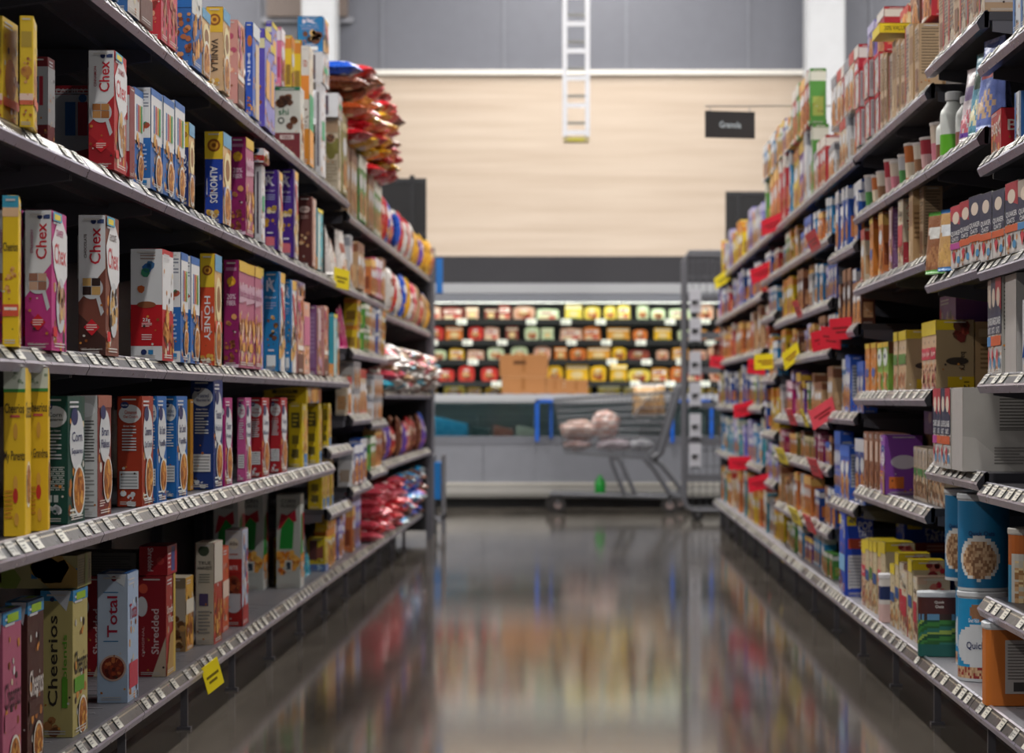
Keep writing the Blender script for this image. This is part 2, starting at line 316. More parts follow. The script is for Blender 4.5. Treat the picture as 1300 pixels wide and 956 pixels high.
des('gv_bran', '#7c2c24', [('R',0,0,1,1,'#c6c8c8'), ('E',.5,.88,.4,.06,'#e0e2e4'), ('L',.12,.45,.88,.8,14,'#50504e'), ('L',.12,.05,.88,.4,12,'#8a8a88')],
    [('R',0,0,1,1,'#7c3028'), ('R',0,.9,1,1,'#9a5a48'), ('E',.5,.66,.4,.22,'#c9cccf'), ('E',.36,.86,.2,.06,NVY), ('T','Bran',.5,.7,.5,.07,NVY,0), ('T','Flakes',.5,.6,.6,.07,NVY,0), ('O',.68,.3,.34,'#d8d0cc',FLK), ('L',.05,.08,.45,.14,3,'#d8c8c0')])
des('honey_face', '#c98a14', [('R',0,0,1,1,'#c08412')], [('R',0,0,1,1,'#c98f16'), ('T','HONEY',.15,.93,.3,.04,'#6a4210',0), ('E',.84,.91,.07,.07,'#8a3c14'), ('R',.76,.93,.9,.95,'#6a2c10'), ('E',.6,.68,.36,.16,'#d0d2d4'), ('T','Nut Oats',.6,.68,.5,.07,'#1c2a5c',0), ('O',.55,.32,.42,'#d8c01a',['#d88a1c','#b05a20','#e8b838','#3a8a3c','#c03a28'])], [('R',0,0,1,1,'#d0981c')])
# bottom shelf boxes
def chs(n, base, ink, word2=None, c3='#5a9a2a'):
    S = [('R',0,.93,1,1,'#3a8cc0'), ('P',[(.25,1),(.95,1),(.8,.86)],'#c8ccd4'), ('E',.36,.94,.07,None,NVY), ('T','Cheerios',.38,.52,.62,.3,ink,90), ('B',.2,.02,.6,.13,6,['#7a4a2a','#a06c3c'],.12)]
    if word2: S += [('R',.66,.2,.84,.4,c3), ('T',word2,.75,.55,.3,.14,c3,90)]
    Fr = [('R',0,.92,1,1,'#3a8cc0'), ('R',.2,.93,.8,.98,'#9ac02a'), ('T','Cheerios',.5,.5,.85,.16,ink,0), ('R',.05,.3,.7,.4,c3 if word2 else base), ('O',.6,.12,.3,'#e0dcd0',FLK)]
    des(n, base, S, Fr, [('R',0,0,1,1,'#3a8cc0'), ('P',[(.1,.1),(.9,.1),(.7,.8),(.2,.7)],'#d4d8dc'), ('R',.55,.2,.9,.6,'#9ac02a')])
chs('cheer_brown', '#4a2620', '#d8d0cc'); chs('cheer_beige', '#b8aa6c', '#2c241c', 'blends'); chs('cheer_pink', '#b8607c', '#4a2030')
des('cheer_lying', '#8c8150', [('R',.0,0,1,1,'#b8ad78'), ('R',.06,.3,.3,.8,'#4a6a70'), ('R',.7,.3,1,.62,'#2c78b0'), ('B',.4,.2,.9,.8,5,['#c09a50','#8a9a40'],.1)], [('L',.05,.1,.5,.9,10,'#6c6640'), ('T','Cheerios',.86,.5,.6,.14,'#3a3020',-90), ('R',.52,0,.7,1,'#7c8a3a')], [])
des('total_box', '#b9c8dc', [('R',0,0,1,.22,'#a8bcd4'), ('P',[(.3,1),(.95,1),(.9,.9)],'#dce0e6'), ('E',.55,.965,.09,None,'#8a2038'), ('T','Total',.5,.67,.32,.34,'#a01c38',90), ('R',.2,.855,.7,.862,'#2a7ab0'), ('R',.2,.475,.7,.482,'#2a7ab0'), ('O',.52,.27,.44,'#c8a898',['#7a2a18','#a04020','#52180e','#c06a3a'])],
    [('R',0,0,1,1,'#a8bcd8'), ('T','Total',.5,.7,.7,.12,'#a01c38',0), ('R',.1,.1,.9,.3,'#c23a50')], [('R',0,0,1,1,'#3a68a8'), ('R',.1,.2,.6,.8,'#d0d4dc')])
des('wheat_red', '#8e1420', [('E',.2,.88,.16,.05,'#c85038'), ('E',.15,.7,.2,.1,'#d0d0d4'), ('T','Shredded',.62,.45,.45,.26,'#d8c0c0',90), ('T','ORIGINAL',.2,.35,.3,.08,'#d0a0a0',90), ('P',[(.5,0),(1,0),(1,.4)],'#c8b49c')],
    [('R',0,0,1,1,'#a03028'), ('T','Shredded',.5,.66,.9,.08,'#e0d8d0',0), ('T','Wheat',.5,.56,.7,.08,'#e0d8d0',0), ('P',[(0,0),(1,0),(1,.45),(.4,.4)],'#b08a50'), ('R',.75,.0,1,1,'#c8a848')])
des('wheat_lying', '#8e1420', [('R',0,0,1,1,'#9e1420'), ('T','Shredded',.4,.55,.8,.2,'#e0c8c8',-90), ('E',.75,.5,.14,None,'#b83a38')], [('R',0,0,1,1,'#a01824'), ('R',.4,.1,.75,.95,'#304080'), ('L',.05,.2,.35,.8,4,'#d8c0c0')], [('R',0,0,1,1,'#8a1420')])
des('dark_lying', '#4c4844', [('L',.05,.1,.95,.9,7,'#34302e')], [('L',.05,.1,.95,.9,6,'#5a5650')], [('R',0,.0,1,1,'#5a5048')])
des('granola_tall', '#c8c0b0', [('E',.45,.92,.3,None,'#3c4a38'), ('T','TRUE',.5,.8,.7,.035,'#3a3a38',0), ('T','HARVEST',.5,.75,.8,.035,'#3a3a38',0), ('L',.2,.6,.8,.7,4,'#7a8078'), ('R',.2,.38,.7,.5,'#4a3c68'), ('L',.15,.1,.8,.34,7,'#8a8a88')], [('R',0,0,1,1,'#a83828'), ('B',.1,.05,.9,.4,16,FLK,.1), ('R',0,.6,1,1,'#d0c8bc')])
des('granola_photo', '#c0b4a0', [('R',0,.0,1,.4,'#a08058'), ('B',.05,.05,.95,.45,20,['#c89858','#8a5a2c','#e0b878','#6a4424'],.16), ('T','Smart',.5,.66,.8,.08,'#5a3a2c',90), ('R',0,.86,1,1,'#8a7a60')], [('R',0,0,1,1,'#cc9c3c'), ('B',.1,.05,.9,.5,16,FLK,.12), ('R',0,.5,1,.7,'#d8d0c0')])
des('bran_bite', '#a8201e', [('R',0,.6,1,1,'#ccccd0'), ('E',.5,.86,.3,.06,'#e0d8c8'), ('T','All-Bran',.5,.86,.5,.045,'#503028',0), ('R',.25,.74,.75,.755,'#b86a60'), ('T','BITE',.5,.62,.5,.045,'#f0e0e0',0), ('R',0,.56,1,.7,'#b02420'), ('T','BITE',.5,.61,.5,.04,'#f0e0e0',0), ('E',.5,.42,.42,.11,'#8a3c20'), ('B',.15,.34,.85,.5,18,['#7a2c18','#a04c28','#5c2010'],.12), ('R',.08,.18,.92,.34,'#c4c8d0'), ('E',.5,.2,.42,.06,'#c4c8d0')],
    [('R',0,0,1,1,'#b4bcd0'), ('B',.1,.1,.9,.9,14,['#2c68a8','#c04038','#e0e0e4','#b8908c'],.12), ('R',0,0,1,.2,'#a02020')], [('R',0,0,1,1,'#b8b8b8')])
des('orange_slim', '#bc4422', [('R',0,.55,1,.9,'#d0866a'), ('R',0,0,1,.3,'#b02c1c'), ('E',.5,.4,.3,.08,'#e0a070')], [('R',0,0,1,1,'#c85a38'), ('R',0,.4,1,.6,'#e0c8b8')])
des('corn_flakes', '#b9bdb9', [('T','CORN',.5,.93,.6,.045,'#2a2c2a',0), ('T','FLAKES',.5,.88,.6,.035,'#2a2c2a',0), ('P',[(.05,.62),(.2,.8),(.45,.78),(.8,.84),(.85,.72),(.3,.66)],'#a8142c'), ('P',[(.12,.42),(.2,.64),(.5,.76),(.74,.7),(.7,.5),(.68,.42)],'#1d8a34'), ('B',.02,.16,.98,.38,34,['#d07a20','#e8a040','#b85c18','#f0b858'],.12), ('R',.36,.18,.66,.3,'#c8ccc8'), ('R',.42,.2,.6,.28,'#2a3848')],
    [('R',0,0,1,1,'#c8ccc8'), ('P',[(.0,.35),(.2,.75),(.5,.8),(.6,.35)],'#1d8a34'), ('R',.55,.5,.9,.8,'#b81c34'), ('B',.05,.1,.95,.35,18,['#d07a20','#e8a040'],.1)], [('R',0,0,1,1,'#c0c4c0')])
des('yellow_small', '#d2b61c', [('R',.08,.35,.55,.95,'#5a2c28'), ('P',[(.5,.4),(.9,.4),(.9,.8),(.5,.7)],'#8a4a38'), ('R',0,0,1,.22,'#5a78b4'), ('B',.2,.05,.9,.2,4,['#a8c4d8'],.08)], [('R',0,0,1,1,'#c8b23c'), ('R',0,0,1,.2,'#5a78b4')], [('R',0,0,1,1,'#d8c030')])
des('yellow_oats', '#c9ae12', [('R',.2,.62,.8,.86,'#4a4420'), ('R',.25,.36,.75,.5,'#7a6a1c'), ('R',.25,.14,.75,.28,'#5a5020'), ('L',.3,.64,.7,.84,3,'#c8b030')], [('R',0,0,1,1,'#d0b81c'), ('R',.4,0,1,.9,'#c8a85c'), ('R',.3,.0,.9,.2,'#3a78b0'), ('B',.4,.2,.95,.8,8,FLK,.12)], [('R',0,0,1,1,'#d0b81c')])
# upper left
des('kashi_box', '#c8c8c0', [('R',0,.0,1,.36,'#6e2028'), ('R',0,.95,1,1,'#1e6a44'), ('B',.1,.72,.9,.92,6,['#5c3420','#7a4a2c','#3c2014'],.16), ('T','shi',.35,.65,.4,.09,'#1e6a44',0), ('E',.25,.53,.13,None,'#34403a'), ('E',.25,.53,.08,None,'#c8c8c0'), ('B',.5,.42,.9,.56,3,['#5c3420','#8a5a38'],.14), ('R',.2,.27,.75,.33,'#c8b8b4'), ('T','FIBER',.48,.3,.36,.035,'#6e2028',0)], [('R',0,0,1,1,'#d4d4cc'), ('B',.1,.1,.9,.6,12,FLK,.1)])
des('orange_white', '#d4d0c8', [('R',0,.0,1,.3,'#d88a28'), ('R',.0,.55,1,.75,'#e08830'), ('B',.1,.35,.9,.5,4,['#6a3c20'],.12), ('T','GO',.5,.85,.5,.06,'#b04a20',0)], [('R',0,0,1,1,'#d8ccb8'), ('R',0,.3,1,.6,'#2c9a68'), ('R',0,0,1,.3,'#e09a40')])
des('white_slim', '#cfd0d4', [('R',.3,.1,.6,.9,'#3c2c40')], [('R',0,0,1,1,'#d8d8dc'), ('R',.2,.4,.8,.6,'#30a070')])
des('olive_beige', '#b4a690', [('R',0,.5,1,.72,'#6a6428'), ('E',.5,.5,.3,.08,'#6a6428'), ('O',.45,.72,.36,'#a89880',['#4a2c1c','#7a4c2c','#8a5c3c']), ('L',.1,.1,.9,.42,7,'#948872'), ('R',0,.8,1,1,'#a08468')], [('R',0,0,1,1,'#cfc4b0'), ('R',0,.3,.5,.9,'#6a6428')])
des('minis_blue', '#1e50b8', [('E',.6,.8,.35,.06,'#b86a30'), ('T','MINI',.5,.5,.34,.4,'#c8d4ec',-90), ('B',.2,.05,.9,.2,9,FLK,.16)], [('R',0,0,1,1,'#5a78c8'), ('R',.4,0,.9,.8,'#d8c0a0'), ('R',0,.85,1,1,'#d8dce0')])
des('minis_purple', '#584cb0', [('B',.2,.1,.8,.5,8,FLK,.16), ('R',0,.8,1,.9,'#e0d8a8')], [('R',0,0,1,1,'#8a88c8'), ('R',.2,.3,.8,.7,'#e0a860'), ('R',0,.92,1,1,'#d8c040')])
des('pink_orange', '#c88e88', [('B',.1,.1,.9,.9,14,['#d8907a','#b04868','#e0b8a0'],.15)], [('R',0,0,1,1,'#d0a08c'), ('R',0,0,1,.25,'#6a4034'), ('R',0,.3,1,.36,'#e8e0d8'), ('B',.05,.4,.95,.95,12,['#c87048','#b85078'],.12)])
des('life_green', '#2a62a8', [('R',0,.55,1,1,'#d4d4d0'), ('R',.2,.68,.75,.95,'#d8d8d4'), ('T','e',.5,.8,.5,.1,'#4aa028',0), ('R',0,.55,1,.65,'#2268b4'), ('B',.05,.05,.9,.5,18,['#a8603a','#c88858','#7a3c20'],.15)], [('R',0,.5,1,1,'#d4d4d0'), ('B',.1,.05,.95,.5,12,FLK,.12)])
des('red_berry', '#b82834', [('T','Oats',.5,.6,.6,.08,'#e8d0d0',0), ('B',.1,.1,.9,.4,10,['#c86058','#8a2c24','#d8a080'],.15), ('E',.5,.85,.3,.05,'#e0c8c4')], [('R',0,0,1,1,'#c8485c'), ('R',0,.7,1,1,'#d8b8b8'), ('B',.1,.1,.9,.5,12,['#c88060','#8a3c24'],.1)])
des('blue_crunch', '#2a5c98', [('R',0,.55,1,1,'#6a4a34'), ('B',.05,.6,.95,.95,20,['#8a6a4c','#a88860','#5a4030'],.15), ('R',0,.5,1,.57,'#2f7ac0')], [('R',0,0,1,1,'#c0b8b0'), ('B',.1,.1,.9,.9,10,FLK,.1)])
des('lavender_flat', '#8c7cae', [('R',.1,.2,.9,.8,'#9a8cba')], [('R',.1,.1,.9,.9,'#9484b4')])
des('mauve_box', '#7a4a78', [('R',.15,.1,.85,.9,'#86608c'), ('L',.2,.3,.8,.85,9,'#9a7ca0')], [('R',0,0,1,1,'#8c5a58'), ('R',.3,.5,.8,.95,'#c8b0b4'), ('B',.1,.05,.9,.45,10,['#c8a0c0','#e0a070','#6a3a30'],.12)])
des('pink_yellow', '#d088b0', [('R',0,.7,1,1,'#d8c8b0'), ('R',0,0,1,.3,'#d8b040')], [('R',0,0,1,1,'#e0a890'), ('R',0,.4,1,.8,'#c87090')])
des('tan_card', '#a88860', [('L',.15,.3,.85,.7,6,'#7a5c3c'), ('R',.1,.78,.9,.9,'#c0a47c')], [('R',.1,.5,.9,.85,'#8a6440'), ('R',.1,.1,.5,.3,'#c8b08c')])
# right side
des('bar_tan_yellow', '#a8906c', [('R',0,.86,.55,1,'#d8bc20'), ('T','bakery',.7,.42,.26,.2,'#2c241c',-90), ('E',.55,.42,.3,.055,'#3a3028'), ('R',.3,0,1,.2,'#d0ac18'), ('T','12',.8,.08,.1,.14,'#3a3018',-90), ('B',.4,.75,.95,.98,12,['#7a2c24','#a84838','#5c3424'],.11)],
    [('R',0,0,1,1,'#c8a888'), ('R',0,.8,1,1,'#dcc424'), ('R',.05,.45,.95,.62,'#c03048'), ('T','fig bar',.5,.53,.7,.08,'#e8d8d0',0), ('B',.1,.05,.9,.4,14,['#8a3c44','#c87868','#d8b890'],.1)], [('R',0,0,1,1,'#dcc424')])
des('bar_tan_green', '#a8906c', [('R',0,.86,.5,1,'#d8bc20'), ('E',.55,.42,.3,.055,'#3a3028'), ('R',.3,0,1,.2,'#d0ac18'), ('R',.1,.86,.5,.98,'#c8b030')],
    [('R',0,0,1,1,'#c8b090'), ('R',0,.85,1,1,'#dcc424'), ('R',.05,.45,.95,.62,'#4a7a34'), ('B',.1,.05,.9,.4,14,['#a85c34','#c8906c','#d8b890'],.1)], [('R',0,0,1,1,'#dcc424')])
des('gv_bar_green', '#6c9034', [('R',0,.72,1,1,'#6c4028'), ('R',0,.7,1,.76,'#6c9034'), ('E',.55,.5,.35,.1,'#b8c0b0'), ('E',.3,.48,.14,.05,NVY)], [('R',0,0,1,1,'#78a03c'), ('R',0,.9,1,1,'#d8b83c'), ('E',.5,.7,.4,.18,'#d0d8d0'), ('E',.4,.72,.16,.05,NVY), ('R',.3,.05,.7,.4,'#c89058')])
des('gv_bar_orange', '#c8762c', [('R',0,.8,1,1,'#b0562c')], [('R',0,0,1,1,'#c8803c'), ('R',0,.9,1,1,'#d8b83c'), ('E',.5,.4,.3,.1,'#2a58a8')])
des('gv_bar_purple', '#7c3f98', [('E',.5,.55,.35,.12,'#c8c0cc'), ('R',.1,.1,.5,.3,'#c86a2c')], [('R',0,0,1,1,'#8a4aa4'), ('E',.55,.78,.34,.06,'#2c4c98'), ('T','Great Value',.55,.78,.45,.03,WHT,0), ('E',.6,.6,.4,.12,'#d0c8d4'), ('T','Fruit & Grain',.6,.62,.5,.035,'#a03c80',0), ('T','Chewy',.6,.56,.4,.035,'#a03c80',0), ('R',.1,.36,.6,.4,'#c8642c'), ('R',.1,.3,.5,.34,'#d8a03c'), ('E',.95,.2,.4,.2,'#a87850'), ('L',.05,.03,.5,.08,2,'#c8b8d0')], [('R',0,0,1,1,'#8450a0')])
des('purple_case', '#75489a', [('E',.7,.6,.2,.2,'#c8a8b0')], [('R',0,0,1,1,'#7c4ca0'), ('E',.5,.6,.12,.2,'#c8b4a8'), ('E',.85,.6,.12,.18,'#b88858'), ('R',.35,.15,.75,.35,'#3c4ca8'), ('E',.08,.8,.05,.08,'#c83060')])
des('brown_bar', '#75442f', [('R',0,.85,1,1,'#a88c78'), ('B',.1,.1,.9,.7,6,['#a86c44'],.15)], [('R',0,0,1,1,'#8a5638'), ('R',.2,.5,.8,.85,'#c8ac9c'), ('B',.1,.05,.9,.4,8,['#a86c44','#5c3020'],.12)])
des('mini_bar', '#b09c84', [('R',0,.85,1,1,'#c8b8a4'), ('L',.15,.5,.85,.8,4,'#5a5048'), ('R',.2,.1,.7,.3,'#7a4890')], [('R',0,0,1,1,'#c8b8a4'), ('T','MADEGOOD',.5,.78,.3,.24,'#3a3430',-90), ('R',.15,.45,.85,.6,'#4c8a44'), ('B',.05,.02,.95,.42,14,['#b08860','#8a6444','#d0b088'],.14)], [('R',0,0,1,1,'#8a7a6a')])
des('mini_bar_red', '#b09c84', [('R',0,.85,1,1,'#c8b8a4'), ('L',.15,.5,.85,.8,4,'#5a5048')], [('R',0,0,1,1,'#c8b8a4'), ('T','CHEWY',.5,.8,.28,.24,'#3a3430',-90), ('R',.15,.5,.85,.62,'#7a3468'), ('B',.05,.02,.95,.46,14,['#b08860','#8a6444','#d0b088'],.14)], [('R',0,0,1,1,'#8a7a6a')])
def quak(n, hue, low):
    des(n, '#b6b2ac', [('R',0,0,1,1,'#b4b0aa'), ('L',.1,.45,.9,.95,12,'#6a6662'), ('R',.1,.25,.9,.26,'#4a4644'), ('L',.15,.08,.6,.2,4,'#8a8682')],
      [('R',0,0,1,1,'#cbc9c8'), ('R',0,.42,1,1,'#1c2848'), ('P',[(0,.78),(1,.66),(1,1),(0,1)],hue), ('E',.5,.8,.3,.1,'#d8c8b8'), ('T','QUAKER',.5,.55,.86,.09,WHT,0), ('T','OATS',.45,.46,.6,.07,WHT,0), ('R',0,.3,1,.4,low), ('P',[(.2,.22),(.35,.28),(.5,.22),(.35,.06)],'#c02c40'), ('E',.75,.12,.14,.06,'#3a88b8')], [('R',0,0,1,1,'#c0bebc')])
quak('quaker_red', '#a01c30', '#c8582c'); quak('quaker_pink', '#b02c40', '#b03c90'); quak('quaker_blue', '#a89a90', '#3a80b8'); quak('quaker_navy', '#1c2848', '#c8582c')
des('quaker_case', '#aeaaa5', [('R',0,0,1,1,'#aeaaa5'), ('L',.35,.5,.7,.92,11,'#5c5854'), ('R',.35,.49,.7,.5,'#3a3634'), ('P',[(0,.0),(.5,.0),(.12,.4),(0,.42)],'#bcb8b3'), ('R',.8,.62,.97,.75,'#3c3c40'), ('L',.3,.08,.6,.3,6,'#77736f'), ('R',.72,.5,.9,.58,'#6a4a4c')], [('R',0,0,1,1,'#b0acaa')])
des('blue_slim', '#1c4c94', [('R',0,0,1,1,'#c8c8cc'), ('R',.1,.2,.9,1,'#1c4c94'), ('R',0,.0,1,.14,'#b8b8bc')], [('R',0,0,1,1,'#c8c8cc'), ('P',[(0,.2),(.6,1),(1,1),(1,.3)],'#1e4a90'), ('R',.2,.0,.9,.16,'#c0beb8')])
des('white_blue_slim', '#b4bac4', [('R',.05,.0,.3,1,'#2a62a0'), ('L',.4,.1,.9,.9,20,'#8890a0')], [('R',0,0,1,1,'#c4c8d0'), ('R',0,0,.3,1,'#2a62a0')])
des('orange_box', '#c87c34', [('R',0,0,.4,1,'#c8803c'), ('R',.6,.8,.9,.95,'#8a4a20')], [('R',0,0,1,1,'#b0742c')])
des('pink_label', '#b8b0b0', [('R',0,0,1,.5,'#b83870'), ('L',.15,.55,.9,.92,9,'#6a6464'), ('R',.4,.14,.8,.3,'#c8a8b4')], [('R',0,0,1,1,'#c85070'), ('R',0,.85,1,1,'#a8242c')], [('R',0,0,1,1,'#a83440')])
des('bobs_red', '#a81824', [('R',0,0,1,1,'#a81824'), ('T',"BOB'S",.5,.6,.8,.28,'#d8c8c0',0), ('L',.2,.15,.8,.3,2,'#c87878')], [('R',0,0,1,1,'#a82028'), ('T',"BOB'S",.5,.6,.8,.3,'#d8c8c0',0)], [('R',0,0,1,1,'#3a2418')])
des('white_nutri', '#b4acaa', [('L',.1,.3,.9,.95,22,'#6c6460'), ('R',.1,.5,.9,.51,'#3a3432'), ('R',0,0,1,.12,'#a88c70')], [('R',0,0,1,1,'#b8a894'), ('R',.0,0,.25,1,'#a83c34'), ('L',.3,.2,.9,.9,14,'#80706a')])
des('tan_nutri', '#b09474', [('L',.1,.3,.9,.95,16,'#7a6850')], [('R',0,0,1,1,'#b89c7c'), ('R',.2,.1,.8,.4,'#7a5034'), ('L',.1,.5,.9,.95,10,'#8a7458')])
des('red_nutri', '#b0b0b4', [('L',.12,.2,.88,.9,14,'#6c6a6c'), ('R',0,.95,1,1,'#b82030'), ('R',0,0,.06,1,'#b82030')], [('R',0,0,1,1,'#c0bcbc'), ('R',0,0,.2,1,'#c02838'), ('R',0,.9,1,1,'#c02838')], [('R',0,0,1,1,'#b0202c')])
des('value_pack', '#96684a', [('R',0,0,1,1,'#96684a'), ('R',0,.78,1,1,'#dcc21c')], [('R',0,0,1,1,'#8a5c40'), ('R',0,.78,1,1,'#dcc21c'), ('T','20% VALUE PACK',.5,.89,.8,.12,'#3a3410',0)], [('R',0,0,1,1,'#dcc21c')])
des('value_face', '#dcc21c', [('R',0,0,1,1,'#e0c81c'), ('T','20% VALUE PACK',.5,.5,.8,.5,'#4a4210',0)], [('R',0,0,1,1,'#e0c81c')], [('R',0,0,1,1,'#dcc21c')])
des('pop_blue', '#163aa4', [('R',0,0,1,1,'#173ea8'), ('R',.06,.86,.4,.98,'#d8c020'), ('T','48',.23,.92,.2,.06,'#1c2a5c',0), ('T','POP',.72,.86,.5,.1,WHT,12*0), ('T','TARTS',.72,.76,.5,.09,WHT,0), ('R',.1,.58,.95,.7,'#a03c24'), ('L',.5,.6,.9,.68,2,'#d8b0a0'), ('R',.1,.27,.9,.5,'#b4b4b8'), ('R',.1,.1,.55,.3,'#b4b4b8'), ('L',.14,.12,.86,.48,9,'#84848c')],
    [('R',0,0,1,1,'#1c44b0'), ('R',.06,.86,.3,.98,'#d8c020'), ('T','POP TARTS',.6,.86,.6,.12,WHT,0), ('R',0,.3,1,.5,'#7ab0d8')], [('R',0,0,1,1,'#163890')])
des('pink_green', '#c04878', [('R',0,0,1,1,'#b84878')], [('R',0,0,1,1,'#c8c0a8'), ('R',.5,0,1,.8,'#b04070')], [('R',0,0,1,1,'#b05080')])
des('green_plain', '#2f9a3c', [('R',.1,.1,.9,.9,'#38a844')], [('R',0,0,1,1,'#34a040')], [('R',0,0,1,1,'#a85a80')])
des('oat_tan_red', '#c0b098', [('R',0,.9,.3,1,'#c8a890'), ('R',0,.0,1,.35,'#a8303c'), ('B',.4,.5,.95,.9,12,['#a02030','#7a1c20','#b86a5c'],.12)], [('R',0,0,1,1,'#c8bca4'), ('R',.05,.3,.95,.62,'#b02838'), ('B',.1,.02,.9,.28,10,['#8a3c30','#c8a078'],.1), ('T','Oats',.5,.8,.7,.1,'#4a3a30',0)], [('R',0,0,1,1,'#a08878')])
des('oat_tan_yellow', '#b8aa88', [('R',0,.88,.5,1,'#d8c020'), ('R',.3,0,1,.15,'#d0ac18'), ('E',.5,.5,.3,.08,'#3a3028'), ('B',.4,.75,.95,.95,10,['#a02030','#7a1c20','#b86a5c'],.12)], [('R',0,0,1,1,'#c4b490'), ('R',0,.85,1,1,'#d8c020'), ('R',.05,.4,.95,.55,'#2c5088'), ('B',.1,.02,.9,.35,10,['#c89038','#c8a078','#8a4c30'],.1)], [('R',0,0,1,1,'#d8c020')])
# blurred rows further off: plain colour families, named by what the eye gets
FAM = {}
def fam(n, words, base, a, b, nut=False):
    S = [('R',0,0,1,1,base)]
    if nut: S += [('R',.12,.25,.88,.85,'#a4a8b0'), ('L',.16,.28,.84,.82,9,'#686c78')]
    else: S += [('R',0,.78,1,.95,a), ('R',.15,.15,.85,.5,b)]
    Fr = [('R',0,0,1,1,base), ('R',0,.8,1,1,a), ('E',.5,.6,.36,.12,'#cfd0d4'), ('O',.52,.26,.36,b,FLK), ('R',.05,.02,.5,.1,a)]
    des(n, base, S, Fr, [('R',0,0,1,1,base)]); FAM[n] = words
fam('f_blue','deep blue and orange','#1e4c9c','#d8dae0','#c87a3c'); fam('f_sky','sky blue and white','#2a86bc','#d4d8dc','#d8c8a8'); fam('f_lblue','blue edged grey panelled','#2856b4','#3a68c8','#c8ccd4',True)
fam('f_lav','lavender and blue','#7c78c0','#b8b4d8','#4858a8'); fam('f_pur','purple','#5c2c88','#d8b040','#a878b8'); fam('f_tan','tan and brown','#b0906c','#7a4c34','#c8a47c'); fam('f_org','orange','#c8743c','#e0b060','#8a4424')
fam('f_red','bright red','#b02430','#d8d0c8','#c87858'); fam('f_pink','pink and white','#cc6c90','#e0d8dc','#a83c60'); fam('f_yel','yellow','#d4b420','#c87c28','#8a6c24'); fam('f_wht','white and grey','#c8c8ca','#8a8c94','#b0a090')
fam('f_grn','green and white','#4c8c3c','#d0d4c8','#98a850'); fam('f_brn','dark brown','#5c3224','#a07050','#c8a078'); fam('f_teal','teal','#1c7c94','#d8d8c8','#48a4b0'); fam('f_cream','cream and red','#d0c0a8','#b83c34','#c89868'); fam('f_nut','white red edged','#bcbcc0','#b82c38','#c8b8a8',True)
fam('f_mag','magenta','#a82068','#d8b8c8','#d07890'); fam('f_olv','olive and beige','#8a8448','#c8bc90','#a08c50')
# ------------------------------------------------------------------ soft packs, tubs, bottles
BC = {}
def bag_mesh(n, w, h, t, colf, stand=False, seed=1):
    """a filled film bag: pillow with crimped seals, or stand-up pouch with a gusset; front faces -Y"""
    key = (n, round(w,2), round(h,2))
    if key in BC: return BC[key]
    rnd = random.Random(seed); nx, nz = 12, 16; mb = MB()
    ph = [rnd.random()*6 for _ in range(4)]
    P = {}
    for sgn in (-1, 1):
        for i in range(nx+1):
            for j in range(nz+1):
                u, v = i/nx, j/nz; a = 2*u-1
                if stand: th = (1-v)**.75*(1-a**4)**.6+.012; th *= 1 if v > .03 else .97
                else: th = max(0, 1-abs(2*v-1)**2.6)**.7*(1-abs(a)**3)**.6
                if not stand and (v < .05 or v > .95): th = 0
                th += .06*math.sin(9*u+ph[0])*math.sin(11*v+ph[1])*(1-a*a)*(1 if .1 < v < .9 else .2)
                wd = w*(1-.07*math.sin(PI*v)*(0 if stand else 1)-.02*math.sin(14*v+ph[2]))*.5
                top = .003*(i % 2) if j in (0, nz) and not stand else 0
                P[sgn,i,j] = len(mb.v)
                mb.v.append((a*wd, sgn*max(th, .02)*t/2, h*v+top))
        for i in range(nx):
            for j in range(nz):
                q = (P[sgn,i,j], P[sgn,i+1,j], P[sgn,i+1,j+1], P[sgn,i,j+1])
                mb.f.append(q if sgn < 0 else q[::-1]); mb.c.append(lin(colf((i+.5)/nx, (j+.5)/nz)))
    def edge(seq):
        for a, b in zip(seq, seq[1:]):
            mb.f.append((P[-1,a[0],a[1]], P[1,a[0],a[1]], P[1,b[0],b[1]], P[-1,b[0],b[1]])); mb.c.append(lin(colf(min(.99, a[0]/nx), min(.99, a[1]/nz))))
    edge([(0,j) for j in range(nz+1)]); edge([(nx,j) for j in range(nz, -1, -1)]); edge([(i,0) for i in range(nx, -1, -1)]); edge([(i,nz) for i in range(nx+1)])
    BC[key] = mb.mesh(n, FILM, smooth=True); return BC[key]
def bagcol(base, top, mid, spot, low=None):
    def f(u, v):
        if v > .93 or v < .05: return top
        if ((u-.5)/.34)**2+((v-.66)/.12)**2 < 1: return mid
        if ((u-.55)/.36)**2+((v-.28)/.17)**2 < 1: return spot if int(u*14+v*17) % 3 else base
        if low and v < .3: return low
        return base
    return f
